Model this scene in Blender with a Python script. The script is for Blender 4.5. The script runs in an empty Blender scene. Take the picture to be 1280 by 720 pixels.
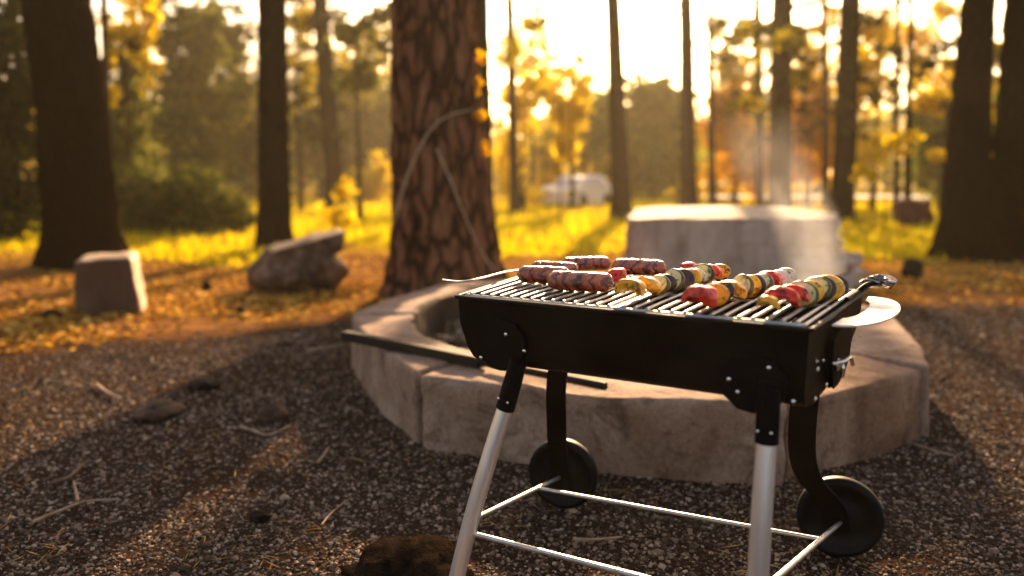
import bpy, bmesh, math, random
import numpy as np
from mathutils import Vector, Matrix, noise
R = math.radians
PI = math.pi
random.seed(7)
rng = np.random.default_rng(7)
scene = bpy.context.scene
COL = scene.collection

# ------------------------------------------------------------------ camera
CAM = Vector((0, 0, 0.9)); PITCH = R(7.5); FPX = 1000.0
cd = bpy.data.cameras.new("camera"); cam = bpy.data.objects.new("camera", cd); COL.objects.link(cam)
cam.location = CAM; cam.rotation_euler = (R(90) - PITCH, 0, 0)
cd.sensor_width = 36; cd.lens = FPX / 1280 * 36; cd.clip_start = 0.05; cd.clip_end = 2000
cd.dof.use_dof = True; cd.dof.focus_distance = 1.78; cd.dof.aperture_fstop = 1.35; cd.dof.aperture_blades = 0
scene.camera = cam

def ray(px, py):
    x = (px - 640) / FPX; y = (360 - py) / FPX
    return Vector((x, math.cos(PITCH) + y * math.sin(PITCH), -math.sin(PITCH) + y * math.cos(PITCH)))
def P(px, py, D):
    r = ray(px, py); return CAM + r * (D / r.y)
def Pz(px, py, z):
    r = ray(px, py); return CAM + r * ((z - CAM.z) / r.z)

def gh(x, y):
    n = noise.noise(Vector((x * .55, y * .55, 3.1))) * .02
    far = max(0.0, min(1.0, (math.hypot(x, y) - 7) / 10))
    return n + far * noise.noise(Vector((x * .12, y * .12, 9.0))) * .22
MOUND = Pz(508, 705, 0)
_gh = gh
def gh(x, y):
    d2 = ((x - MOUND.x) / .13) ** 2 + ((y - MOUND.y) / .10) ** 2
    return _gh(x, y) + 0
def gh_np(x, y):
    return np.array([gh(a, b) for a, b in zip(x, y)])

# ------------------------------------------------------------------ materials
def mat(name):
    m = bpy.data.materials.new(name); m.use_nodes = True
    nt = m.node_tree; return m, nt, nt.nodes["Principled BSDF"]
def lk(nt, a, b): nt.links.new(a, b)
def coords(nt, scale=(1, 1, 1), kind='Object'):
    tc = nt.nodes.new("ShaderNodeTexCoord"); mp = nt.nodes.new("ShaderNodeMapping")
    mp.inputs['Scale'].default_value = scale; lk(nt, tc.outputs[kind], mp.inputs['Vector']); return mp.outputs['Vector']
def noise_n(nt, vec, scale, detail=6, rough=.6, dist=0):
    n = nt.nodes.new("ShaderNodeTexNoise"); n.inputs['Scale'].default_value = scale; n.inputs['Detail'].default_value = detail
    n.inputs['Roughness'].default_value = rough; n.inputs['Distortion'].default_value = dist; lk(nt, vec, n.inputs['Vector']); return n
def ramp(nt, fac, stops):
    r = nt.nodes.new("ShaderNodeValToRGB"); e = r.color_ramp.elements
    while len(e) < len(stops): e.new(.5)
    for k, (p, c) in enumerate(stops):
        e[k].position = p; e[k].color = (*c, 1)
    lk(nt, fac, r.inputs['Fac']); return r
def bump(nt, h, b, strength=.5, dist=.01):
    n = nt.nodes.new("ShaderNodeBump"); n.inputs['Strength'].default_value = strength; n.inputs['Distance'].default_value = dist
    lk(nt, h, n.inputs['Height']); lk(nt, n.outputs['Normal'], b.inputs['Normal'])

def simple(name, c1, c2, scale=8, rough=.6, metal=0, bmp=.2, bdist=.004, stretch=(1, 1, 1), detail=8, r2=None, spec=None):
    m, nt, b = mat(name); v = coords(nt, stretch)
    n = noise_n(nt, v, scale, detail)
    cr = ramp(nt, n.outputs['Fac'], [(.32, c1), (.68, c2)]); lk(nt, cr.outputs['Color'], b.inputs['Base Color'])
    b.inputs['Roughness'].default_value = rough; b.inputs['Metallic'].default_value = metal
    if spec is not None: b.inputs['Specular IOR Level'].default_value = spec
    if r2 is not None:
        rr = ramp(nt, n.outputs['Fac'], [(.3, (rough,) * 3), (.7, (r2,) * 3)]); lk(nt, rr.outputs['Color'], b.inputs['Roughness'])
    n2 = noise_n(nt, v, scale * 4, 6)
    if bmp: bump(nt, n2.outputs['Fac'], b, bmp, bdist)
    return m

def leafmat(name, cols, transl=.5):
    m = bpy.data.materials.new(name); m.use_nodes = True; nt = m.node_tree; nt.nodes.clear()
    out = nt.nodes.new("ShaderNodeOutputMaterial"); g = nt.nodes.new("ShaderNodeNewGeometry")
    cr = ramp(nt, g.outputs['Random Per Island'], [(i / max(1, len(cols) - 1), c) for i, c in enumerate(cols)])
    d = nt.nodes.new("ShaderNodeBsdfDiffuse"); t = nt.nodes.new("ShaderNodeBsdfTranslucent"); mx = nt.nodes.new("ShaderNodeMixShader")
    lk(nt, cr.outputs['Color'], d.inputs['Color']); lk(nt, cr.outputs['Color'], t.inputs['Color'])
    mx.inputs[0].default_value = transl; lk(nt, d.outputs[0], mx.inputs[1]); lk(nt, t.outputs[0], mx.inputs[2]); lk(nt, mx.outputs[0], out.inputs['Surface'])
    return m

def islandmat(name, cols, rough=.8, spec=.06):
    m, nt, b = mat(name); g = nt.nodes.new("ShaderNodeNewGeometry")
    cr = ramp(nt, g.outputs['Random Per Island'], cols); v = coords(nt); n = noise_n(nt, v, 160, 4)
    mx = nt.nodes.new("ShaderNodeMix"); mx.data_type = 'RGBA'; mx.blend_type = 'MULTIPLY'; mx.inputs[0].default_value = .55
    r2 = ramp(nt, n.outputs['Fac'], [(.3, (.45, .45, .45)), (.7, (1.25, 1.2, 1.15))])
    lk(nt, cr.outputs['Color'], mx.inputs[6]); lk(nt, r2.outputs['Color'], mx.inputs[7]); lk(nt, mx.outputs[2], b.inputs['Base Color'])
    b.inputs['Roughness'].default_value = rough; b.inputs['Specular IOR Level'].default_value = spec
    return m

def barkmat(name, dark, mid, lite, sc=1.0):
    m, nt, b = mat(name); v = coords(nt, (1, 1, .28))
    nz = noise_n(nt, v, 9 * sc, 4)
    va = nt.nodes.new("ShaderNodeVectorMath"); va.operation = 'MULTIPLY_ADD'; va.inputs[1].default_value = (.09 / sc,) * 3
    lk(nt, nz.outputs['Color'], va.inputs[0]); lk(nt, v, va.inputs[2])
    vo = nt.nodes.new("ShaderNodeTexVoronoi"); vo.feature = 'DISTANCE_TO_EDGE'; vo.inputs['Scale'].default_value = 15 * sc; lk(nt, va.outputs[0], vo.inputs['Vector'])
    cr = ramp(nt, vo.outputs['Distance'], [(0, dark), (.05, dark), (.15, mid), (.6, lite)])
    n2 = noise_n(nt, v, 40 * sc, 8); mx = nt.nodes.new("ShaderNodeMix"); mx.data_type = 'RGBA'; mx.blend_type = 'MULTIPLY'; mx.inputs[0].default_value = .8
    r2 = ramp(nt, n2.outputs['Fac'], [(.3, (.35, .33, .32)), (.7, (1.3, 1.2, 1.1))])
    lk(nt, cr.outputs['Color'], mx.inputs[6]); lk(nt, r2.outputs['Color'], mx.inputs[7]); lk(nt, mx.outputs[2], b.inputs['Base Color'])
    b.inputs['Roughness'].default_value = .95; b.inputs['Specular IOR Level'].default_value = 0
    ad = nt.nodes.new("ShaderNodeMath"); ad.operation = 'MULTIPLY_ADD'; ad.inputs[1].default_value = .25
    cl = nt.nodes.new("ShaderNodeMath"); cl.operation = 'MINIMUM'; cl.inputs[1].default_value = .3; lk(nt, vo.outputs['Distance'], cl.inputs[0])
    lk(nt, n2.outputs['Fac'], ad.inputs[0]); lk(nt, cl.outputs[0], ad.inputs[2]); bump(nt, ad.outputs[0], b, .9, .05)
    return m

def stonemat(name, c1, c2, c3, sc=1.0, top=None):
    m, nt, b = mat(name); v = coords(nt)
    n1 = noise_n(nt, v, 3.2 * sc, 8, .62, .6); n2 = noise_n(nt, v, 60 * sc, 8, .7); n3 = noise_n(nt, v, 11 * sc, 10, .7, 1.2)
    cr = ramp(nt, n1.outputs['Fac'], [(.34, c1), (.5, c2), (.66, c3)])
    mx = nt.nodes.new("ShaderNodeMix"); mx.data_type = 'RGBA'; mx.blend_type = 'MULTIPLY'; mx.inputs[0].default_value = .75
    r2 = ramp(nt, n2.outputs['Fac'], [(.3, (.55, .52, .5)), (.65, (1.15, 1.12, 1.1))]); lk(nt, cr.outputs['Color'], mx.inputs[6]); lk(nt, r2.outputs['Color'], mx.inputs[7])
    mx3 = nt.nodes.new("ShaderNodeMix"); mx3.data_type = 'RGBA'; mx3.blend_type = 'MULTIPLY'; mx3.inputs[0].default_value = .7
    r3 = ramp(nt, n3.outputs['Fac'], [(.36, (.4, .36, .33)), (.5, (1, 1, 1))]); lk(nt, mx.outputs[2], mx3.inputs[6]); lk(nt, r3.outputs['Color'], mx3.inputs[7])
    lk(nt, mx3.outputs[2], b.inputs['Base Color']); b.inputs['Roughness'].default_value = .85; b.inputs['Specular IOR Level'].default_value = .12
    ad = nt.nodes.new("ShaderNodeMath"); ad.operation = 'ADD'; lk(nt, n2.outputs['Fac'], ad.inputs[0]); lk(nt, n3.outputs['Fac'], ad.inputs[1]); bump(nt, ad.outputs[0], b, .55, .012)
    return m

M = {}
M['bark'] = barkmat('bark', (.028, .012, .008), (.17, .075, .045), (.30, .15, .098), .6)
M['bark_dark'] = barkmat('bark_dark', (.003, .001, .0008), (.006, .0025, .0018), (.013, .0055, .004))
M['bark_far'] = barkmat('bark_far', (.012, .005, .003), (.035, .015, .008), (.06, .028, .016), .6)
M['stone'] = stonemat('stone', (.24, .145, .10), (.35, .235, .175), (.45, .33, .255))
M['stone_brown'] = stonemat('stone_brown', (.17, .09, .055), (.26, .15, .095), (.36, .23, .16))
M['dark_lump'] = simple('dark_lump', (.006, .004, .003), (.03, .02, .014), 30, 1, bmp=1, bdist=.02, spec=0)  # near-black colour for the wide rock at the bottom edge
M['stone_inner'] = stonemat('dark_inner_stone', (.02, .013, .010), (.05, .033, .025), (.11, .075, .055))  # darker stone colour for the inward faces of the ring
M['stone_grey'] = stonemat('stone_grey', (.26, .20, .17), (.36, .29, .26), (.44, .36, .33))
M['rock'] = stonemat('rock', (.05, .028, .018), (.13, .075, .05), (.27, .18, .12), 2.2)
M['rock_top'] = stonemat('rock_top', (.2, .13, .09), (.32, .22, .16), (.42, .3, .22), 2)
M['rock_dark'] = stonemat('rock_dark', (.006, .0035, .002), (.014, .008, .006), (.035, .022, .015), 4)
M['stump_wood'] = simple('stump_wood', (.22, .155, .125), (.62, .50, .43), 3.2, .9, bmp=.9, bdist=.02, stretch=(1, 1, .35), spec=.1)
M['stump_top'] = simple('stump_top', (.30, .21, .14), (.52, .40, .29), 6, .85, bmp=.3)
M['cut_wood'] = simple('cut_wood', (.045, .022, .014), (.11, .06, .04), 6, .85, bmp=.5, bdist=.01, stretch=(1, 1, .3), spec=.1)
M['lit_cut_face'] = simple('lit_cut_face', (.36, .22, .12), (.55, .36, .22), 8, .7, bmp=.3)  # pale cut wood; on the stump's right side the paleness stands for sunlight
M['split_wood'] = simple('split_wood', (.05, .025, .015), (.3, .17, .10), 5, .8, bmp=.6, bdist=.02, stretch=(.3, 1, 1))
M['black'] = simple('black_enamel', (.003, .0028, .0028), (.013, .010, .008), 7, .30, bmp=.08, bdist=.001, r2=.5, spec=.04)
M['black_matt'] = simple('black_matt', (.004, .004, .004), (.008, .007, .007), 30, .5, bmp=.15, bdist=.001, spec=.03)
M['rubber'] = simple('rubber', (.004, .004, .004), (.009, .008, .008), 40, .5, bmp=.1, bdist=.001, spec=.12)
M['alu'] = simple('brushed_aluminium', (.84, .84, .86), (.96, .95, .95), 18, .32, .82, .1, .0006, (1, 1, .1), r2=.48)
M['steel'] = simple('steel_rod', (.42, .41, .40), (.66, .65, .64), 40, .36, 1, .1, .0006, r2=.5)
M['grate'] = simple('grate_metal', (.3, .29, .28), (.62, .61, .58), 30, .36, .85, .25, .0008, r2=.55)
M['chrome'] = simple('bolt_steel', (.75, .74, .72), (.85, .84, .82), 20, .22, 1, 0)
M['iron'] = simple('poker_iron', (.006, .005, .005), (.02, .016, .014), 14, .5, 0, .3, .001, r2=.7, spec=.15)
M['charcoal'] = simple('charcoal', (.008, .008, .008), (.05, .048, .045), 40, .9, bmp=.6)
M['rust_red'] = simple('rust_red_bark', (.05, .012, .008), (.12, .028, .018), 7, .85, bmp=.5, bdist=.02)
M['car_white'] = simple('car_white', (.86, .86, .87), (.9, .9, .9), 2, .3, bmp=0)
M['car_glass'] = simple('car_glass', (.55, .56, .57), (.6, .6, .6), 2, .2, bmp=0)
M['lamp_red'] = simple('lamp_red', (.35, .02, .02), (.4, .03, .02), 2, .2, bmp=0)
M['twig'] = simple('twig', (.16, .10, .06), (.40, .27, .17), 30, .8, bmp=.4, bdist=.003)
M['twig_dark'] = simple('twig_dark', (.05, .03, .02), (.14, .08, .05), 30, .8, bmp=.4, bdist=.003)
M['foil'] = simple('foil', (.02, .018, .017), (.3, .27, .24), 45, .3, .8, .5, .003)

def foodmat(name, c1, c2, c3, sc=30, rough=.35, sss=.15, char=True, charscale=55, stops=None):
    m, nt, b = mat(name); v = coords(nt); n = noise_n(nt, v, sc, 6, .6, .5)
    cr = ramp(nt, n.outputs['Fac'], stops and [(stops[0], c1), (stops[1], c2), (stops[2], c3)] or [(.3, c1), (.5, c2), (.72, c3)])
    src = cr.outputs['Color']
    if char:
        n2 = noise_n(nt, v, charscale, 5, .7); r2 = ramp(nt, n2.outputs['Fac'], [(.38, (.05, .03, .02)), (.47, (1, 1, 1))])
        mx = nt.nodes.new("ShaderNodeMix"); mx.data_type = 'RGBA'; mx.blend_type = 'MULTIPLY'; mx.inputs[0].default_value = .9
        lk(nt, src, mx.inputs[6]); lk(nt, r2.outputs['Color'], mx.inputs[7]); src = mx.outputs[2]
    lk(nt, src, b.inputs['Base Color']); b.inputs['Roughness'].default_value = rough
    b.inputs['Subsurface Weight'].default_value = sss; b.inputs['Subsurface Radius'].default_value = (.006, .003, .002); b.inputs['Subsurface Scale'].default_value = 1
    n3 = noise_n(nt, v, 140, 5); bump(nt, n3.outputs['Fac'], b, .45, .002)
    return m
M['yellow_pepper'] = foodmat('yellow_pepper_skin', (.72, .22, .005), (.92, .44, .010), (.92, .62, .06))
M['red_pepper'] = foodmat('red_pepper_skin', (.48, .008, .003), (.78, .022, .006), (.85, .10, .012), rough=.42)
M['zucchini'] = foodmat('zucchini_flesh', (.55, .46, .12), (.75, .66, .28), (.82, .74, .42))
M['zucchini_skin'] = foodmat('zucchini_skin', (.05, .05, .01), (.11, .11, .02), (.28, .24, .05))
M['eggplant'] = foodmat('eggplant_skin', (.02, .008, .01), (.05, .02, .02), (.12, .05, .04))
M['onion'] = foodmat('onion_flesh', (.6, .45, .3), (.75, .65, .48), (.8, .74, .6))
def sausagemat():
    m, nt, b = mat('sausage_skin'); tc = nt.nodes.new("ShaderNodeTexCoord")
    oi = nt.nodes.new("ShaderNodeObjectInfo"); va = nt.nodes.new("ShaderNodeVectorMath"); va.operation = 'ADD'; cx = nt.nodes.new("ShaderNodeCombineXYZ"); lk(nt, oi.outputs['Random'], cx.inputs[0]); lk(nt, oi.outputs['Random'], cx.inputs[1]); lk(nt, tc.outputs['Object'], va.inputs[0]); lk(nt, cx.outputs[0], va.inputs[1]); v = va.outputs[0]; n = noise_n(nt, v, 60, 5)
    cr = ramp(nt, n.outputs['Fac'], [(.3, (.15, .018, .006)), (.52, (.42, .062, .022)), (.75, (.62, .20, .085))])
    w = nt.nodes.new("ShaderNodeTexWave"); w.wave_type = 'BANDS'; w.bands_direction = 'X'; w.inputs['Scale'].default_value = 15; w.inputs['Distortion'].default_value = 9; w.inputs['Detail'].default_value = 3; w.inputs['Detail Scale'].default_value = 1.5
    mp = nt.nodes.new("ShaderNodeMapping"); mp.inputs['Rotation'].default_value = (0, 0, .6); lk(nt, v, mp.inputs[0]); lk(nt, mp.outputs[0], w.inputs['Vector'])
    r2 = ramp(nt, w.outputs['Fac'], [(.10, (.03, .018, .015)), (.30, (1, 1, 1))]); mx = nt.nodes.new("ShaderNodeMix"); mx.data_type = 'RGBA'; mx.blend_type = 'MULTIPLY'; mx.inputs[0].default_value = .8
    lk(nt, cr.outputs['Color'], mx.inputs[6]); lk(nt, r2.outputs['Color'], mx.inputs[7]); lk(nt, mx.outputs[2], b.inputs['Base Color'])
    b.inputs['Roughness'].default_value = .24; b.inputs['Specular IOR Level'].default_value = .9; 
    n9 = noise_n(nt, v, 190, 5); ad = nt.nodes.new("ShaderNodeMath"); ad.operation = 'MULTIPLY_ADD'; ad.inputs[1].default_value = 1.3; lk(nt, n9.outputs['Fac'], ad.inputs[0]); lk(nt, w.outputs['Fac'], ad.inputs[2]); bump(nt, ad.outputs[0], b, .8, .003); return m
M['sausage'] = sausagemat()
M['leaf_green'] = leafmat('leaf_green', [(.07, .10, .014), (.14, .18, .022), (.27, .28, .03)])
M['leaf_olive'] = leafmat('leaf_olive', [(.035, .045, .010), (.08, .09, .018), (.17, .16, .03)])
M['leaf_dark'] = leafmat('leaf_dark', [(.012, .016, .004), (.025, .03, .007), (.05, .05, .01)], .3)
M['leaf_gold'] = leafmat('leaf_gold', [(.48, .34, .010), (.74, .54, .014), (.84, .64, .03)], .6)
M['leaf_orange'] = leafmat('leaf_orange', [(.50, .24, .008), (.74, .38, .010), (.8, .50, .02)], .6)
M['leaf_mix'] = leafmat('leaf_mix', [(.07, .09, .014), (.2, .2, .025), (.5, .38, .02), (.72, .50, .02)], .55)
M['grass'] = leafmat('grass_blade', [(.24, .26, .012), (.5, .46, .016), (.74, .58, .018), (.82, .55, .02)], .55)
M['litter'] = leafmat('litter', [(.08, .028, .01), (.42, .19, .03), (.68, .35, .05), (.8, .5, .14)], .3)
M['needle'] = leafmat('needle', [(.10, .05, .02), (.36, .2, .06), (.5, .34, .14)], .2)
M['pebble'] = islandmat('pebble', [(0, (.03, .020, .014)), (.4, (.09, .060, .042)), (.72, (.20, .138, .097)), (.92, (.31, .225, .165)), (1, (.46, .35, .27))])

# ------------------------------------------------------------------ mesh helpers
def tag(o, label=None, cat=None, group=None, kind=None):
    if label: o['label'] = label
    if cat: o['category'] = cat
    if group: o['group'] = group
    if kind: o['kind'] = kind
    return o
def empty(name, loc=(0, 0, 0), rz=0):
    o = bpy.data.objects.new(name, None); COL.objects.link(o); o.location = loc; o.rotation_euler = (0, 0, rz); o.empty_display_size = .1
    return o
def link(name, me, m, parent=None):
    if not isinstance(m, (list, tuple)): m = [m]
    for q in m: me.materials.append(q)
    o = bpy.data.objects.new(name, me); COL.objects.link(o)
    if parent is not None:
        o.parent = parent
        o.matrix_parent_inverse = Matrix.Translation(-Vector(parent.location)) if parent.parent is None else Matrix.Identity(4)
    return o
# every parent below stands unrotated at its base; meshes are written in world space and shifted to it
def np_mesh(name, V, F, smooth=False):
    me = bpy.data.meshes.new(name); V = np.asarray(V, dtype=np.float32); F = np.asarray(F, dtype=np.int32)
    k = F.shape[1]; me.vertices.add(len(V)); me.vertices.foreach_set('co', V.ravel())
    me.loops.add(F.size); me.loops.foreach_set('vertex_index', F.ravel())
    me.polygons.add(len(F)); me.polygons.foreach_set('loop_start', np.arange(0, F.size, k, dtype=np.int32))
    try: me.polygons.foreach_set('loop_total', np.full(len(F), k, dtype=np.int32))
    except Exception: pass
    me.polygons.foreach_set('use_smooth', np.full(len(F), smooth))
    me.update(calc_edges=True); return me

class MB:
    def __init__(s): s.v = []; s.f = []; s.m = []; s.sm = []
    def add(s, vs, fs, mi=0, smooth=True):
        b = len(s.v); s.v += [tuple(v) for v in vs]
        for f in fs: s.f.append(tuple(b + i for i in f)); s.m.append(mi); s.sm.append(smooth)
    def tube(s, pts, rad, seg=12, cap=True, mi=0, flat=1.0):
        pts = [Vector(p) for p in pts]; n = len(pts)
        if not isinstance(rad, (list, tuple)): rad = [rad] * n
        vs = []; ref = None
        for i, p in enumerate(pts):
            t = (pts[min(n - 1, i + 1)] - pts[max(0, i - 1)]).normalized()
            if ref is None:
                ref = Vector((0, 0, 1)) if abs(t.z) < .9 else Vector((1, 0, 0))
            u = t.cross(ref).normalized(); w = t.cross(u).normalized(); ref = -w if False else ref
            for k in range(seg):
                a = 2 * PI * k / seg; vs.append(p + u * math.cos(a) * rad[i] + w * math.sin(a) * rad[i] * flat)
        fs = [(i * seg + k, i * seg + (k + 1) % seg, (i + 1) * seg + (k + 1) % seg, (i + 1) * seg + k) for i in range(n - 1) for k in range(seg)]
        s.add(vs, fs, mi)
        if cap:
            s.add(vs[:seg], [tuple(range(seg))], mi, False); s.add(vs[-seg:], [tuple(reversed(range(seg)))], mi, False)
        return s
    def box(s, c, ax, ay, az, mi=0):
        c = Vector(c); vs = [c + ax * i + ay * j + az * k for i in (-1, 1) for j in (-1, 1) for k in (-1, 1)]
        s.add(vs, [(0, 1, 3, 2), (4, 6, 7, 5), (0, 4, 5, 1), (2, 3, 7, 6), (0, 2, 6, 4), (1, 5, 7, 3)], mi, False); return s
    def disc(s, c, ax, r, th, seg=28, mi=0, bev=.15):
        # puck around axis ax, centre c, thickness th, with a small bevel
        ax = Vector(ax).normalized(); u = ax.orthogonal().normalized(); w = ax.cross(u); c = Vector(c)
        prof = [(0, -th / 2), (r - bev * th, -th / 2), (r, -th / 2 + bev * th), (r, th / 2 - bev * th), (r - bev * th, th / 2), (0, th / 2)]
        vs = []; fs = []
        for (rr, h) in prof[1:-1]:
            for k in range(seg):
                a = 2 * PI * k / seg; vs.append(c + ax * h + (u * math.cos(a) + w * math.sin(a)) * rr)
        for i in range(3):
            for k in range(seg): fs.append((i * seg + k, i * seg + (k + 1) % seg, (i + 1) * seg + (k + 1) % seg, (i + 1) * seg + k))
        s.add(vs, fs, mi, True); s.add(vs[:seg], [tuple(reversed(range(seg)))], mi, False); s.add(vs[-seg:], [tuple(range(seg))], mi, False); return s
    def dome(s, c, ax, r, h, seg=12, mi=0):
        ax = Vector(ax).normalized(); u = ax.orthogonal().normalized(); w = ax.cross(u); c = Vector(c); vs = []; fs = []
        for i in range(4):
            t = i / 4 * PI / 2
            for k in range(seg):
                a = 2 * PI * k / seg; vs.append(c + ax * h * math.sin(t) + (u * math.cos(a) + w * math.sin(a)) * r * math.cos(t))
        vs.append(c + ax * h)
        for i in range(3):
            for k in range(seg): fs.append((i * seg + k, i * seg + (k + 1) % seg, (i + 1) * seg + (k + 1) % seg, (i + 1) * seg + k))
        for k in range(seg): fs.append((3 * seg + k, 3 * seg + (k + 1) % seg, 4 * seg))
        s.add(vs, fs, mi); return s
    def build(s, name, m, parent=None, bevel=0, fix=True):
        me = bpy.data.meshes.new(name); me.from_pydata(s.v, [], s.f)
        me.polygons.foreach_set('material_index', s.m); me.polygons.foreach_set('use_smooth', s.sm); me.update()
        if fix:
            bm = bmesh.new(); bm.from_mesh(me)
            if bevel:
                bmesh.ops.remove_doubles(bm, verts=bm.verts, dist=1e-5)
                es = [e for e in bm.edges if len(e.link_faces) == 2 and e.calc_face_angle(0) > .6]
                bmesh.ops.bevel(bm, geom=es, offset=bevel, segments=2, affect='EDGES', clamp_overlap=True)
            bmesh.ops.recalc_face_normals(bm, faces=bm.faces); bm.to_mesh(me); bm.free()
        return link(name, me, m, parent)

def ico(sub=3):
    bm = bmesh.new(); bmesh.ops.create_icosphere(bm, subdivisions=sub, radius=1)
    V = [v.co.copy() for v in bm.verts]; F = [[v.index for v in f.verts] for f in bm.faces]; bm.free(); return V, F
def rock_bm(c, size, seed=0, sub=4, amp=.28, flat_cut=None, rot=0, power=1):
    nclip = 0 if seed == 5 and size[0] > .08 else 7
    V, F = ico(sub); out = []
    rz = Matrix.Rotation(rot, 3, 'Z'); o = Vector((seed * 7.3, seed * 3.1, seed * 1.7))
    for v in V:
        d = 1 + amp * noise.noise(v * 1.1 + o) + amp * .5 * noise.noise(v * 2.7 + o) + amp * .16 * noise.noise(v * 8 + o)
        q = Vector([math.copysign(abs(a) ** power, a) for a in v]) * d
        # facets: clip by random planes
        for k in range(nclip):
            nn = noise.random_unit_vector() if False else Vector((math.sin(seed * 5 + k * 2.4), math.cos(seed * 3 + k * 1.9), math.sin(seed + k * 1.1) * .8)).normalized()
            h = q.dot(nn) - .78
            if h > 0: q -= nn * h * .8
        if flat_cut is not None and q.z > flat_cut: q.z = flat_cut + (q.z - flat_cut) * .06
        q = Vector((q.x * size[0], q.y * size[1], q.z * size[2])); q = rz @ q; out.append(q + Vector(c))
    return out, F

def cloud(name, m, parent, blobs, n, size, elong=1.6, clump=45, spread=.16, droop=0, jitter=.4):
    """leaf-sized quads gathered in clumps inside ellipsoids"""
    vol = np.array([b[1][0] * b[1][1] * b[1][2] for b in blobs]) ** .75; vol /= vol.sum(); Vs = []
    for b, w in zip(blobs, vol):
        c = np.array(b[0]); r = np.array(b[1]); k = max(20, int(n * w)); nc = max(3, k // clump)
        d = rng.normal(size=(nc, 3)); d /= np.linalg.norm(d, axis=1)[:, None]; rad = rng.random(nc) ** .45
        cc = c + d * rad[:, None] * r; idx = rng.integers(0, nc, k)
        rs = spread * (r.mean()) * (0.6 + .9 * rng.random(nc))
        p = cc[idx] + rng.normal(size=(k, 3)) * rs[idx][:, None] * np.array([1, 1, .7])
        p[:, 2] = np.maximum(p[:, 2], .03)
        Vs.append(p)
    p = np.concatenate(Vs); k = len(p)
    a = rng.normal(size=(k, 3)); a[:, 2] -= droop; a /= np.linalg.norm(a, axis=1)[:, None]
    b_ = rng.normal(size=(k, 3)); b_ -= a * (a * b_).sum(1)[:, None]; b_ /= np.linalg.norm(b_, axis=1)[:, None]
    s = size * (1 - jitter + 2 * jitter * rng.random(k))[:, None]
    V = np.stack([p - a * s * elong * .5, p + b_ * s * .5 - a * s * .05, p + a * s * elong * .5, p - b_ * s * .5 - a * s * .05], axis=1).reshape(-1, 3)
    F = np.arange(4 * k).reshape(k, 4)
    return link(name, np_mesh(name, V, F), m, parent)

# ------------------------------------------------------------------ world, sun, air
SUN_EL, SUN_AZ = R(20), R(9.5)     # azimuth to the right of +Y
w = bpy.data.worlds.new("World"); scene.world = w; w.use_nodes = True
nt = w.node_tree; bg = nt.nodes['Background']; sky = nt.nodes.new("ShaderNodeTexSky")
sky.sky_type = 'NISHITA'; sky.sun_disc = False; sky.sun_elevation = SUN_EL; sky.sun_rotation = SUN_AZ
sky.air_density = 1.2; sky.dust_density = 5.0; sky.ozone_density = .6; sky.altitude = 300
lk(nt, sky.outputs[0], bg.inputs[0]); bg.inputs[1].default_value = .085
sd = bpy.data.lights.new("sun", 'SUN'); sun = bpy.data.objects.new("sun", sd); COL.objects.link(sun)
sd.energy = 4.8; sd.angle = R(.6); sd.color = (1, .74, .44)
dirv = Vector((math.sin(SUN_AZ) * math.cos(SUN_EL), math.cos(SUN_AZ) * math.cos(SUN_EL), math.sin(SUN_EL)))
sun.rotation_euler = dirv.to_track_quat('Z', 'Y').to_euler(); sun.location = (0, 0, 30)

vs = scene.view_settings
scene.display_settings.display_device = 'sRGB'; vs.view_transform = 'Standard'; vs.look = 'None'; vs.gamma = 1; vs.exposure = 1.82
try:
    vs.use_white_balance = True; vs.white_balance_temperature = 7600; vs.white_balance_tint = 20
except Exception: pass
scene.cycles.use_denoising = True
scene.cycles.max_bounces = 7; scene.cycles.transparent_max_bounces = 8; scene.cycles.volume_bounces = 1
scene.cycles.volume_step_rate = 2.0; scene.cycles.sample_clamp_indirect = 6
scene.cycles.use_fast_gi = False

def volmat(name, dens, color, aniso=.5):
    m = bpy.data.materials.new(name); m.use_nodes = True; nt = m.node_tree; nt.nodes.clear()
    out = nt.nodes.new("ShaderNodeOutputMaterial"); v = nt.nodes.new("ShaderNodeVolumePrincipled")
    v.inputs['Color'].default_value = (*color, 1); v.inputs['Density'].default_value = dens; v.inputs['Anisotropy'].default_value = aniso
    lk(nt, v.outputs[0], out.inputs['Volume']); return m, nt, v
HX, HY0, HY1 = 170, -40, 210
hz = MB(); hz.box(((0), (HY0 + HY1) / 2, (31 - 2) / 2), Vector((HX, 0, 0)), Vector((0, (HY1 - HY0) / 2, 0)), Vector((0, 0, (31 + 2) / 2)))
m, _, _ = volmat('haze_air', .0009, (1, .86, .60), .5)
tag(hz.build('haze', m), kind='stuff')

# ------------------------------------------------------------------ ground
FC = Vector((.54, 3.985, 0)); ESX, ESY = .872, 1.125; R_IN, R_OUT, TOPZ = 1.17, 1.49, .252   # fire ring
def zone_y(x): return 5.75 + (.58 * x if x < 0 else .05 * x)

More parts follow.
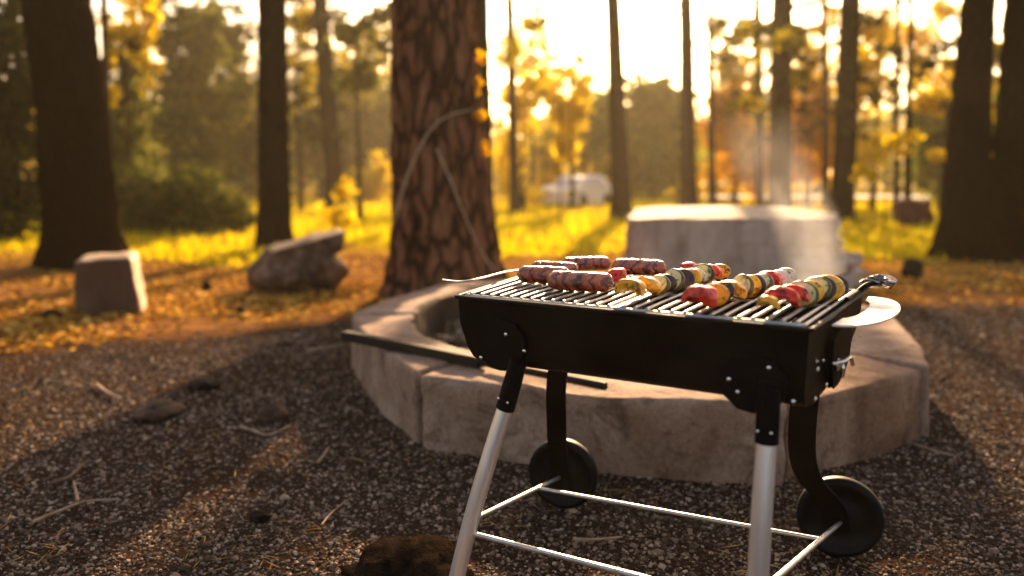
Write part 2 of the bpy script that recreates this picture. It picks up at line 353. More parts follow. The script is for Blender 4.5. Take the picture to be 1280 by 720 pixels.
xs = np.unique(np.concatenate([np.linspace(-160, -12, 38), np.linspace(-12, -5, 40), np.linspace(-5, 6, 140), np.linspace(6, 14, 40), np.linspace(14, 160, 38)]))
ys = np.unique(np.concatenate([np.linspace(-30, 0, 12), np.linspace(0, 7, 110), np.linspace(7, 25, 80), np.linspace(25, 200, 60)]))
X, Y = np.meshgrid(xs, ys); Z = gh_np(X.ravel(), Y.ravel())
nx = len(xs); ny = len(ys); i, j = np.meshgrid(np.arange(nx - 1), np.arange(ny - 1)); a = (j * nx + i).ravel()
me = np_mesh('ground', np.column_stack([X.ravel(), Y.ravel(), Z]), np.column_stack([a, a + 1, a + nx + 1, a + nx]), True)
m, nt, b = mat('ground_earth')
tc = nt.nodes.new("ShaderNodeTexCoord"); sp = nt.nodes.new("ShaderNodeSeparateXYZ"); lk(nt, tc.outputs['Object'], sp.inputs[0])
def mth(op, a, b_=None, c=None):
    n = nt.nodes.new("ShaderNodeMath"); n.operation = op
    for k, q in enumerate((a, b_, c)):
        if q is None: continue
        if isinstance(q, (int, float)): n.inputs[k].default_value = q
        else: lk(nt, q, n.inputs[k])
    return n.outputs[0]
nb = noise_n(nt, tc.outputs['Object'], 1.3, 6, .6).outputs['Fac']; nb2 = noise_n(nt, tc.outputs['Object'], .35, 5, .6).outputs['Fac']
xneg = mth('MINIMUM', sp.outputs[0], 0.0)
edge = mth('MULTIPLY_ADD', xneg, .58, 5.75)
t1 = mth('SUBTRACT', sp.outputs[1], edge); t1 = mth('ADD', t1, mth('MULTIPLY_ADD', nb, 1.6, -.8))
fac1 = nt.nodes.new("ShaderNodeMapRange"); fac1.inputs[1].default_value = -.15; fac1.inputs[2].default_value = .35; lk(nt, t1, fac1.inputs[0])
t2 = mth('ADD', sp.outputs[1], mth('MULTIPLY_ADD', nb2, 7, -3.5))
fac2 = nt.nodes.new("ShaderNodeMapRange"); fac2.inputs[1].default_value = 8.8; fac2.inputs[2].default_value = 11; lk(nt, t2, fac2.inputs[0])
grav = noise_n(nt, tc.outputs['Object'], 90, 6, .7); gr = ramp(nt, grav.outputs['Fac'], [(.3, (.02, .011, .007)), (.55, (.06, .034, .022)), (.75, (.13, .08, .05))])
dirt = noise_n(nt, tc.outputs['Object'], 7, 9, .75); dr = ramp(nt, dirt.outputs['Fac'], [(.3, (.07, .03, .014)), (.5, (.24, .11, .04)), (.72, (.46, .22, .06))])
gs = noise_n(nt, tc.outputs['Object'], 2.2, 8, .7); gg = ramp(nt, gs.outputs['Fac'], [(.3, (.16, .11, .010)), (.5, (.40, .27, .015)), (.72, (.6, .36, .02))])
def mixc(f, a, b_):
    n = nt.nodes.new("ShaderNodeMix"); n.data_type = 'RGBA'; lk(nt, f, n.inputs[0]); lk(nt, a, n.inputs[6]); lk(nt, b_, n.inputs[7]); return n.outputs[2]
c = mixc(fac2.outputs[0], mixc(fac1.outputs[0], gr.outputs['Color'], dr.outputs['Color']), gg.outputs['Color'])
lk(nt, c, b.inputs['Base Color']); b.inputs['Roughness'].default_value = .95; b.inputs['Specular IOR Level'].default_value = 0
bump(nt, mth('ADD', grav.outputs['Fac'], dirt.outputs['Fac']), b, .9, .02)
tag(link('ground', me, m), kind='structure')

# gravel: crushed pebbles
IV, IF = ico(1); IV = np.array([v[:] for v in IV]); IF = np.array(IF)
IV0 = np.array([v[:] for v in ico(1)[0]])
def pebbles(px, py, rad, zoff=.2, squash=.7):
    n = len(px); nv = len(IV0)
    base = IV0[None] * (1 + .28 * rng.normal(size=(n, nv))[:, :, None].clip(-1.4, 1.4))
    sc = np.stack([1 + .35 * rng.random(n), .75 + .3 * rng.random(n), squash * (.7 + .5 * rng.random(n))], axis=1)
    base = base * sc[:, None, :]
    a = rng.random(n) * 2 * PI; ca, sa = np.cos(a)[:, None], np.sin(a)[:, None]; t = (rng.random(n) - .5)[:, None] * 1.2
    x = base[:, :, 0]; y = base[:, :, 1]; z = base[:, :, 2]
    y2 = y * np.cos(t) - z * np.sin(t); z2 = y * np.sin(t) + z * np.cos(t)
    x3 = x * ca - y2 * sa; y3 = x * sa + y2 * ca
    V = np.stack([x3, y3, z2], axis=2) * rad[:, None, None]
    pz = gh_np(px, py) + rad * zoff
    V += np.stack([px, py, pz], axis=1)[:, None, :]
    F = (IF[None] + (np.arange(n) * nv)[:, None, None]).reshape(-1, 3)
    return V.reshape(-1, 3), F
IV0 = np.array([v[:] for v in ico(1)[0]])
N = 165000
yy = 1.25 * (7.2 / 1.25) ** (rng.random(N) ** .9); xx = (rng.random(N) * 2 - 1) * (.74 * yy + .35)
rr = np.hypot((xx - FC.x) / ESX, (yy - FC.y) / ESY); zy = np.where(xx < 0, 5.75 + .58 * xx, 5.75 + .05 * xx)
keep = ~((rr > R_IN + .02) & (rr < R_OUT - .05)) & (yy < zy + rng.normal(size=N) * .18 - .12)
keep &= rng.random(N) < np.array([.95 - 1.1 * max(0, noise.noise(Vector((x * 1.7, y * 1.7, 40)))) for x, y in zip(xx, yy)]); xx, yy = xx[keep], yy[keep]
rad = (.0027 + .0008 * yy) * (.5 + 1.1 * rng.random(len(xx)) ** 2); big = rng.random(len(xx)) < .01; rad[big] *= 2.2
V, F = pebbles(xx, yy, rad)
tag(link('gravel', np_mesh('gravel', V, F, False), M['pebble']), kind='stuff')

# leaf and needle litter
def flat_leaves(name, m, px, py, size, elong, lift=.01, tilt=.5):
    n = len(px); a = rng.random(n) * 2 * PI; pz = gh_np(px, py) + lift + rng.random(n) * lift
    ax = np.stack([np.cos(a), np.sin(a), rng.normal(size=n) * tilt * .5], 1); bx = np.stack([-np.sin(a), np.cos(a), rng.normal(size=n) * tilt], 1)
    p = np.stack([px, py, pz], 1); s = (size * (.6 + .8 * rng.random(n)))[:, None]
    V = np.stack([p - ax * s * elong * .5, p + bx * s * .5, p + ax * s * elong * .5, p - bx * s * .5], 1).reshape(-1, 3)
    return tag(link(name, np_mesh(name, V, np.arange(4 * n).reshape(n, 4)), m), kind='stuff')
N = 60000
yy = 3.6 * (16 / 3.6) ** rng.random(N); xx = (rng.random(N) * 2 - 1) * (.8 * yy + .5)
zy = np.where(xx < 0, 5.75 + .58 * xx, 5.75 + .05 * xx); cl = np.array([noise.noise(Vector((x * .9, y * 1.3, 5))) for x, y in zip(xx, yy)])
dd_ = yy - zy; keep = (dd_ > rng.normal(size=N) * .12) & (cl * .8 + rng.random(N) * .5 + np.where(dd_ < .75, -.38, .05) + np.where(dd_ > 2.2, -.2, 0) > .0); xx, yy = xx[keep], yy[keep]
flat_leaves('leaf_litter', M['litter'], xx, yy, .032, 1.6)
N = 5200
yy = 1.4 * (6.5 / 1.4) ** rng.random(N); xx = (rng.random(N) * 2 - 1) * (.74 * yy + .35)
cl = np.array([noise.noise(Vector((x * 2.2, y * 2.2, 15))) for x, y in zip(xx, yy)]); rr = np.hypot((xx - FC.x) / ESX, (yy - FC.y) / ESY)
keep = (cl > .12) & ((rr > R_OUT + .06) | (rr < R_IN - .05)); xx, yy = xx[keep], yy[keep]
flat_leaves('pine_needles', M['needle'], xx, yy, .0032, 17, .013, .12)
# grass
N = 52000
yy = 8.2 * (34 / 8.2) ** rng.random(N); xx = (rng.random(N) * 2 - 1) * (.8 * yy + .5)
cl = np.array([noise.noise(Vector((x * .5, y * .35, 25))) for x, y in zip(xx, yy)])
right_off = np.where(xx > 0, 1.2, 0); keep = (yy + cl * 3.5 > 9.6 + right_off) & (rng.random(N) < .65 + cl); xx, yy = xx[keep], yy[keep]
n = len(xx); pz = gh_np(xx, yy) - .01; a = rng.random(n) * 2 * PI; h = (.05 + .13 * rng.random(n) ** 2) * (.7 + .03 * yy); wd = .006 + .0011 * yy
p = np.stack([xx, yy, pz], 1); sx = np.stack([np.cos(a) * wd, np.sin(a) * wd, 0 * a], 1); tip = np.stack([rng.normal(size=n) * .4 * h, rng.normal(size=n) * .4 * h, h], 1)
V = np.stack([p - sx, p + sx, p + tip], 1).reshape(-1, 3)
tag(link('grass', np_mesh('grass', V, np.arange(3 * n).reshape(n, 3)), M['grass']), kind='stuff')

# pale flat sheet far behind on the right
def sheet(name, pts, m, dz=.02, n=24):
    vs_ = []; fs = []
    for k in range(n + 1):
        for (x, y) in ((pts[0][0] + (pts[1][0] - pts[0][0]) * k / n, pts[0][1] + (pts[1][1] - pts[0][1]) * k / n),
                       (pts[3][0] + (pts[2][0] - pts[3][0]) * k / n, pts[3][1] + (pts[2][1] - pts[3][1]) * k / n)):
            vs_.append((x, y, .24 + dz))
    for k in range(n): fs.append((2 * k, 2 * k + 2, 2 * k + 3, 2 * k + 1))
    me = bpy.data.meshes.new(name); me.from_pydata(vs_, [], fs); return tag(link(name, me, m), kind='structure')
M['pale_sheet'] = simple('pale_sheet', (.40, .36, .28), (.55, .5, .4), 1.2, .9)
sheet('far_pale_sheet', [(9, 35), (60, 33), (60, 42), (9, 42)], M['pale_sheet'])

# ------------------------------------------------------------------ fire ring blocks
def ring_block(a0, a1, seed, hgt=TOPZ, rin=R_IN, rout=R_OUT, poly=.7):
    nL, nW, nH = 56, 12, 12; rad = .013
    L = (a1 - a0) * (rin + rout) / 2; W = rout - rin; H = hgt + .05
    bm = bmesh.new(); grid = {}
    def vert(i, j, k):
        key = (i, j, k)
        if key in grid: return grid[key]
        p = Vector(((i / nL - .5) * L, (j / nW - .5) * W, (k / nH - .5) * H))
        q = Vector([max(-h + rad, min(h - rad, c)) for c, h in zip(p, (L / 2, W / 2, H / 2))]); d = p - q
        if d.length > 1e-9: q += d.normalized() * rad
        o = Vector((seed * 9.1, seed * 2.3, 0)); dd = p.copy(); dd = Vector((dd.x / L, dd.y / W, dd.z / H)).normalized()
        q += dd * (noise.noise(q * 2.6 + o) * .026 + noise.noise(q * 9 + o) * .009 + noise.noise(q * 30 + o) * .005)
        # bend round the ring
        f = q.x / L + .5; ang = a0 + (a1 - a0) * f; rr_ = (rin + rout) / 2 + q.y
        if q.y > 0:
            half = (a1 - a0) / 2; am = (a0 + a1) / 2; chord = math.cos(half) / math.cos(ang - am) if abs(ang - am) < 1.4 else 1
            chord = chord / ((1 + math.cos(half)) / 2); rr_ *= 1 + (chord - 1) * poly * (q.y / (W / 2))
        co = Vector((FC.x + ESX * rr_ * math.cos(ang), FC.y + ESY * rr_ * math.sin(ang), hgt - H / 2 + q.z))
        v = bm.verts.new(co); grid[key] = v; return v
    def face(f):
        try: bm.faces.new(f).smooth = True
        except ValueError: pass
    for i in range(nL):
        for j in range(nW):
            for k in (0, nH): face([vert(i, j, k), vert(i + 1, j, k), vert(i + 1, j + 1, k), vert(i, j + 1, k)])
        for k in range(nH):
            for j in (0, nW): face([vert(i, j, k), vert(i + 1, j, k), vert(i + 1, j, k + 1), vert(i, j, k + 1)])
    for j in range(nW):
        for k in range(nH):
            for i in (0, nL): face([vert(i, j, k), vert(i, j + 1, k), vert(i, j + 1, k + 1), vert(i, j, k + 1)])
    for f_ in bm.faces:
        cc = f_.calc_center_median(); q_ = math.hypot((cc.x - FC.x) / ESX, (cc.y - FC.y) / ESY)
        if q_ < rin + .012 + .02 * noise.noise(cc * 7): f_.material_index = 1
    bmesh.ops.recalc_face_normals(bm, faces=bm.faces); me = bpy.data.meshes.new('stone_block'); bm.to_mesh(me); bm.free()
    return link('stone_block', me, [M['stone_brown' if seed == 2 else 'stone'], M['stone_inner']])
cuts = [-130, -78, -45, 0, 46, 92, 137, 182, 230]
blabels = ["long front stone block of the fire ring, behind the grill's silver legs",
           "brown stone block of the fire ring right of the grill, nearest the right wheel",
           "right rear stone block of the fire ring under the half-moon side shelf",
           "rear stone block of the fire ring behind the kebabs on the right",
           "rear middle stone block of the fire ring in front of the wide grey stump",
           "rear left stone block of the fire ring behind the sausages",
           "left rear stone block of the fire ring toward the big pine trunk",
           "left front stone block of the fire ring under the handle end of the iron poker"]
for k in range(8):
    g = .55
    tag(ring_block(R(cuts[k] + g), R(cuts[k + 1] - g), k + 1.0, TOPZ + [0, -.004, .004, .003, -.003, .002, .0, .003][k]), blabels[k], 'stone block', 'stone blocks of the fire ring')
# ash and rubble inside the ring
n = 5200; a = rng.random(n) * 2 * PI; r_ = (R_IN - .03) * np.sqrt(rng.random(n)); rad = .012 + .03 * rng.random(n) ** 3
V, F = pebbles(FC.x + ESX * r_ * np.cos(a), FC.y + ESY * r_ * np.sin(a), rad, .9, .8); V[:, 2] += .03
tag(link('rubble', np_mesh('rubble', V, F), M['pebble']), kind='stuff')

# ------------------------------------------------------------------ grill
GZ = .66
A = Pz(573, 371, GZ); B = Pz(1012, 412, GZ); C = Pz(1079, 364, GZ); Dq = Pz(668, 341, GZ)
def G(s, t, z=GZ):
    p = A.lerp(B, s).lerp(Dq.lerp(C, s), t); return Vector((p.x, p.y, z))
eS = (B - A).normalized(); eT = (C - B).normalized(); OUT_F = Vector((eS.y, -eS.x, 0)); UP = Vector((0, 0, 1))
grill = empty('charcoal_grill', G(.5, .5, 0)); tag(grill, 'black rectangular charcoal grill on silver front legs and wheels, food on its grate', 'grill')
prof = [(0, 0), (0, -.05), (.0, -.10), (.015, -.122), (.05, -.134), (.15, -.142), (.35, -.140), (.58, -.126), (.78, -.100), (.92, -.068), (.985, -.035), (1, 0)]
mb = MB(); NS = 16; rows = []
th = .012
inner = [(th + (1 - 2 * th) * t, z if z > -.03 else z + .006) for t, z in prof]
for (pf, s0, s1) in ((prof, 0, 1), (inner, .006, .994)):
    tp = lambda f, z: f + (1 - f) * .062 * max(0, (-z - .035) / .107) ** 1.3 - f * .006 * max(0, -z / .14)
    vs_ = [G(tp(s0 + (s1 - s0) * i / NS, z), t, GZ - .004 + z) for i in range(NS + 1) for t, z in pf]; n = len(pf)
    fs = [(i * n + k, i * n + k + 1, (i + 1) * n + k + 1, (i + 1) * n + k) for i in range(NS) for k in range(n - 1)]
    mb.add(vs_, fs, 0, True)
    mb.add(vs_[:n], [tuple(range(n))], 0, False); mb.add(vs_[-n:], [tuple(range(n))], 0, False)
mb.build('firebox', M['black'], grill, fix=False)
# rolled rim
mb = MB(); r0 = .0042
def rr_path(a, b, n=10): return [a.lerp(b, i / n) for i in range(n + 1)]
o = .006
cs = [G(-o, -o), G(1 + o, -o), G(1 + o, 1 + o), G(-o, 1 + o)]
for k in range(4): mb.tube(rr_path(cs[k], cs[(k + 1) % 4]), r0, 8)
mb.build('rim', M['iron'], grill)
# charcoal bed
tt = MB()
for k in range(170):
    s_ = random.uniform(.04, .96); t_ = random.uniform(.1, .86); zz = GZ - .088 + random.uniform(0, .03)
    V_, F_ = rock_bm(G(s_, t_, zz), [random.uniform(.010, .02)] * 3, k * .37, 1, .4); tt.add(V_, F_, 0, False)
tag(tt.build('charcoal', M['charcoal'], grill, fix=False), kind='stuff')
# grates: two panels of bars lying in a frame
for (s0, s1) in ((.018, .497), (.503, .982)):
    mb = MB(); t0, t1 = .035, .965; z = GZ + .006; nb = 14
    for i in range(nb):
        s_ = s0 + (s1 - s0) * (i + .5) / nb
        mb.tube([G(s_, t0, z), G(s_, .5, z), G(s_, t1, z)], .0034, 8)
    c4 = [G(s0, t0, z - .004), G(s1, t0, z - .004), G(s1, t1, z - .004), G(s0, t1, z - .004)]
    for k in range(4): mb.tube([c4[k], c4[(k + 1) % 4]], .0036, 8)
    mb.tube([G(s0, .5, z - .0055), G(s1, .5, z - .0055)], .003, 8)
    mb.build('grate', M['grate'], grill)

# front hinge plates and sleeves, silver front legs
def plate_mb(c, u, v, nrm, outline, th):
    mb = MB(); top = [c + u * a + v * b_ + nrm * th for a, b_ in outline]; bot = [c + u * a + v * b_ - nrm * .0 for a, b_ in outline]; n = len(outline)
    mb.add(top + bot, [tuple(range(n)), tuple(reversed(range(n, 2 * n)))] + [(i, (i + 1) % n, n + (i + 1) % n, n + i) for i in range(n)], 0, False); return mb
def fan(rx, rz, z0=-.2, flat=False):
    pts = [(-rx, .25 * rz), (-rx * 1.02, -.1 * rz), (-rx * .85, -.55 * rz), (-rx * .45, -.92 * rz), (0, -rz), (rx * .45, -.92 * rz), (rx * .85, -.55 * rz), (rx * 1.02, -.1 * rz), (rx, .25 * rz), (rx * .6, .72 * rz), (0, rz * .85), (-rx * .6, .72 * rz)]
    return pts
def bolt(name, p, nrm, r, parent): return MB().dome(p, nrm, r, r * .6, 12).build(name, M['chrome'], parent, fix=False)

def front_leg(s_, top_px, bot_px, bot_D, plate_c, bolts_px, plate_r):
    c = G(s_, 0, plate_c); Dc = c.y
    pl = plate_mb(c + OUT_F * .0015, eS, UP, OUT_F, fan(*plate_r), .012).build('hinge_plate', M['black_matt'], grill, bevel=.002)
    for (bx, by) in bolts_px:
        r_ = ray(bx, by); pc = c + OUT_F * .0135; t_ = (pc - CAM).dot(OUT_F) / r_.dot(OUT_F); bolt('bolt', CAM + r_ * t_, OUT_F, .0042, pl)
    r_ = ray(*top_px); pc = c + OUT_F * .026; t_ = (pc - CAM).dot(OUT_F) / r_.dot(OUT_F); top = CAM + r_ * t_
    bot = P(bot_px[0], bot_px[1], bot_D); d = bot - top; k = (top.z - .012) / (top.z - bot.z); foot = top + d * k
    leg = MB(); npt = 14; side = OUT_F
    pts = []
    for i in range(npt + 1):
        f = i / npt; q = top.lerp(foot, .17 + .83 * f); bow = math.sin(PI * f) * .012; pts.append(q + side * bow)
    leg.tube(pts, [.0205 + .001 * math.sin(PI * i / npt) for i in range(npt + 1)], 20, flat=.8)
    lg = leg.build('leg', M['alu'], grill)
    sl = MB(); sl.tube([top, top.lerp(foot, .08), pts[0].lerp(pts[1], .25)], [.0205, .0225, .0232], 18, flat=.85); sl = sl.build('sleeve', M['black_matt'], lg)
    ft = MB(); ft.tube([foot + Vector((0, 0, .045)), foot - Vector((0, 0, .008))], [.021, .023], 16, flat=.9); ft.build('foot_cap', M['black_matt'], lg)
    dd = (foot - top).normalized(); sd_ = dd.cross(OUT_F).normalized()
    f0 = top.lerp(foot, .145)
    for q in (-.011, .011): bolt('bolt', f0 + OUT_F * .0195 + sd_ * q, OUT_F, .0032, sl)
    bolt('bolt', top.lerp(foot, .20) + OUT_F * .017, OUT_F, .0032, lg)
    return top, foot, pts
tL, fL, ptsL = front_leg(.16, (648, 452), (577, 705), 1.60, GZ - .085, [(632, 418), (655, 439), (601, 447), (646, 463)], (.056, .056))
tR, fR, ptsR = front_leg(.88, (962, 478), (950, 720), 1.30, GZ - .098, [(911, 474), (922, 490), (961, 460), (991, 502)], (.056, .052))

# wheels and rear straps
WR = .098
def wheel(cpx, axis, r=WR, th=.036):
    D_ = cpx[2]; c = P(cpx[0], cpx[1], D_); c.z = r + .004
    w_ = MB(); ax = axis
    u = ax.orthogonal().normalized(); v = ax.cross(u); seg = 48
    prof_ = [(.012, th * .30), (r * .30, th * .30), (r * .34, th * .18), (r * .76, th * .18), (r * .80, th * .44), (r * .93, th * .5), (r, th * .3), (r, -th * .3), (r * .93, -th * .5), (r * .80, -th * .44), (r * .76, -th * .18), (r * .34, -th * .18), (r * .30, -th * .3), (.012, -th * .3)]
    vs_ = [c + ax * h + (u * math.cos(2 * PI * k / seg) + v * math.sin(2 * PI * k / seg)) * rr_ for rr_, h in prof_ for k in range(seg)]; n = len(prof_)
    fs = [(i * seg + k, i * seg + (k + 1) % seg, (i + 1) * seg + (k + 1) % seg, (i + 1) * seg + k) for i in range(n - 1) for k in range(seg)]
    w_.add(vs_, fs); o_ = w_.build('wheel', M['rubber'], grill)
    MB().tube([c - ax * th * .62, c + ax * th * .62], .011, 14).build('hub', M['black_matt'], o_)
    MB().tube([c - ax * (th * .62 + .006), c - ax * th * .6], .006, 10).build('axle_nut', M['chrome'], o_)
    return c
axis = Vector((.36, .93, 0)).normalized()
cL = wheel((704, 600, 2.13), axis); cR = wheel((1049, 655, 1.84), axis)
def strap(pts, wdir, w_, th, name='rear_leg'):
    mb = MB(); n = len(pts); vs_ = []
    for i, p in enumerate(pts):
        t_ = (pts[min(n - 1, i + 1)] - pts[max(0, i - 1)]).normalized(); nn = t_.cross(wdir).normalized(); wd = w_[i] if isinstance(w_, list) else w_
        wv = wdir.normalized() * wd * .5
        for (a_, b_) in ((-1, -1), (1, -1), (1, 1), (-1, 1)): vs_.append(p + wv * a_ + nn * th * .5 * b_)
    fs = [(i * 4 + k, i * 4 + (k + 1) % 4, (i + 1) * 4 + (k + 1) % 4, (i + 1) * 4 + k) for i in range(n - 1) for k in range(4)] + [(3, 2, 1, 0), tuple(4 * (n - 1) + k for k in range(4))]
    mb.add(vs_, fs, 0, False); return mb.build(name, M['black'], grill, bevel=.0015)
wd = Vector((.93, -.36, 0)).normalized()
offL = -axis * .030
def curve(pts, n=6):
    out = []
    for i in range(len(pts) - 1):
        p0 = pts[max(0, i - 1)]; p1 = pts[i]; p2 = pts[i + 1]; p3 = pts[min(len(pts) - 1, i + 2)]
        for k in range(n):
            t = k / n; out.append(.5 * ((2 * p1) + (p2 - p0) * t + (2 * p0 - 5 * p1 + 4 * p2 - p3) * t * t + (3 * p1 - p0 - 3 * p2 + p3) * t ** 3))
    out.append(pts[-1]); return out
kL = cL + offL; kR = cR + offL
topL = G(.2, .88, GZ - .075); topR = G(.9, .82, GZ - .08)
strap(curve([topL, Vector((kL.x - .01, kL.y - .06, .42)), Vector((kL.x - .012, kL.y - .035, .25)), kL + Vector((-.004, 0, .06)), kL - UP * .03]), wd, .054, .008)
strap(curve([topR, P(1001, 540, 1.72), P(1002, 590, 1.76), Vector((kR.x - .035, kR.y - .02, .155)), kR - UP * .02]), wd, [.05] * 14 + [.052, .056, .064, .07, .07, .068, .064, .06, .055, .05, .05], .008) if False else \
strap(curve([topR, P(1003, 530, 1.70), P(1008, 590, 1.76), kR + Vector((-.03, -.01, .05)), kR - UP * .02]), wd, .058, .008)
# rods of the lower frame
mb = MB(); mb.tube([ptsL[11] + Vector((0, .012, 0)), ptsR[7] + Vector((0, .012, 0))], .0052, 10)
a_ = ptsL[11]; 
zf = .165
def on(pts, z):
    for i in range(len(pts) - 1):
        if pts[i].z >= z >= pts[i + 1].z: return pts[i].lerp(pts[i + 1], (pts[i].z - z) / (pts[i].z - pts[i + 1].z))
    return pts[-1]
MB().tube([on(ptsL, .178), on(ptsR, .178)], .0052, 10).build('crossbar', M['steel'], grill)
hL = cL + axis * -.045; hR = cR + axis * -.045
sL = on(ptsL, .205); sR = on(ptsR, .22)
MB().tube([sL, cL - axis * .038 + UP * .0], .0058, 10).build('side_rod', M['steel'], grill)
MB().tube([on(ptsR, .20), cR - axis * .038], .0058, 10).build('side_rod', M['steel'], grill)
MB().tube([sL.lerp(hL, .72), on(ptsR, .20).lerp(hR, .72)], .0048, 10).build('crossbar', M['steel'], grill)

# right end: fan plate, bolts, vent lever, half-moon shelf, end handle
ER = Vector((eT.y, -eT.x, 0)); ce = G(1, .46, GZ - .082) + ER * .002
pl = plate_mb(ce, eT, UP, ER, [(-.09, .035), (-.092, -.03), (-.075, -.055), (-.03, -.056), (.04, -.046), (.085, -.022), (.10, .02), (.06, .045), (-.03, .05)], .010).build('hinge_plate', M['black_matt'], grill, bevel=.002)
for (bx, by) in ((1022, 462), (1033, 481), (1019, 499), (1075, 420), (1021, 452), (1029, 451)):
    r_ = ray(bx, by); pc = ce + ER * .0105; t_ = (pc - CAM).dot(ER) / r_.dot(ER); bolt('bolt', CAM + r_ * t_, ER, .0042 if by > 455 else .0028, pl)
def on_end(px, py, off): r_ = ray(px, py); pc = ce + ER * off; return CAM + r_ * ((pc - CAM).dot(ER) / r_.dot(ER))
lv = MB(); q0 = on_end(1040, 455, .012); q1 = on_end(1055, 452, .028); q2 = on_end(1063, 447, .034); q3 = on_end(1066, 456, .036)
lv.tube(curve([q0, q1, q2, q3]), [.0035] * 19, 8); lv.tube(curve([on_end(1052, 453, .02), on_end(1054, 462, .024), on_end(1053, 470, .02)]), .004, 8)
lv.disc(on_end(1047, 456, .013), ER, .012, .006); lv.build('vent_lever', M['chrome'], grill)
mb = MB(); zs = GZ - .012; n = 24; top = []
o0 = G(1.012, .26, zs); o1 = G(1.012, 1.02, zs); ln = (o1 - o0); 
for k in range(n + 1):
    a_ = PI * k / n; top.append((o0 + o1) / 2 - ln * .5 * math.cos(a_) + ER * .085 * math.sin(a_) ** .8)
for k in range(n + 1):
    a_ = PI * (1 - k / n); top.append((o0 + o1) / 2 - ln * .30 * math.cos(a_) + ER * (.004 + .022 * math.sin(a_)))
N2 = n + 1; vt = [p for p in top]; vb = [p - UP * .004 for p in top]; allv = vt + vb; L2 = len(vt)
fs = []
for k in range(n): fs.append((k, k + 1, L2 - 2 - k, L2 - 1 - k)); fs.append((L2 + k, L2 + L2 - 1 - k, L2 + L2 - 2 - k, L2 + k + 1))
fs += [(k, L2 + k, L2 + (k + 1) % L2, (k + 1) % L2) for k in range(L2)]
mb.add(allv, fs, 0, False); mb.build('side_shelf', M['alu'], grill, bevel=.0008)
# dark lift handle with a bracket on the far right corner
hb = MB(); hb.tube(curve([G(1.0, .80, GZ + .004), G(1.02, .86, GZ + .022), G(1.05, .94, GZ + .026), G(1.075, .93, GZ + .018)]), [.006] * 19, 10)
hb.tube([G(1.0, .62, GZ + .006), G(1.012, 1.0, GZ + .012)], .006, 10)
hb.build('corner_handle', M['black_matt'], grill)
hb = MB(); hb.tube([G(.40, 1.03, GZ + .010), G(.62, 1.05, GZ + .014)], .007, 10); hb.tube([G(.42, 1.0, GZ - .004), G(.42, 1.03, GZ + .010)], .005, 8); hb.tube([G(.60, 1.0, GZ - .004), G(.60, 1.05, GZ + .013)], .005, 8)
hb.build('rear_handle', M['black_matt'], grill)

# ------------------------------------------------------------------ food
ZT = GZ + .009
def sausage(p0, p1, r, label, seed, bend=.006):
    r *= 1.12
    a_ = Pz(*p0, ZT + r); b_ = Pz(*p1, ZT + r); c = (a_ + b_) / 2; d = (b_ - a_); L = d.length; ang = math.atan2(d.y, d.x)
    mb = MB(); n = 26; pts = []; rad_ = []
    for i in range(n + 1):
        f = i / n; x = (f - .5) * L; e = min(f, 1 - f) * L; rr_ = r * (1 - (1 - min(1, e / (r * 1.1))) ** 2.4) ** .5 if e < r * 1.1 else r
        pts.append(Vector((x, bend * (1 - (2 * f - 1) ** 2), 0))); rad_.append(max(.0008, rr_ * (1 + .05 * noise.noise(Vector((x * 60, seed, 0))))))
    mb.tube(pts, rad_, 22, flat=.92)
    for k, v in enumerate(mb.v):
        q = Vector(v); q += q.normalized() * .0012 * noise.noise(q * 120 + Vector((seed, 0, 0))); mb.v[k] = tuple(q)
    o_ = mb.build('sausage', M['sausage']); o_.location = c; o_.rotation_euler = (0, 0, ang)
    return tag(o_, label, 'sausage', 'grilled sausages at the left of the grate')
sausage((646, 343), (712, 345), .0195, 'dark red grilled sausage at the far left of the grate', 1, .013)
sausage((686, 349), (768, 353), .0205, 'frontmost grilled sausage, glossy red with black grill marks', 2, -.012)
sausage((703, 330), (764, 329), .0175, 'rearmost dark sausage lying behind the two left ones', 3)
sausage((764, 333), (832, 336), .020, 'purplish dark sausage at the right end of the sausages, beside the red pepper', 4, .011)
sausage((664, 334), (722, 337), .0165, 'grilled sausage with pale sheen squeezed behind the leftmost front one', 5)

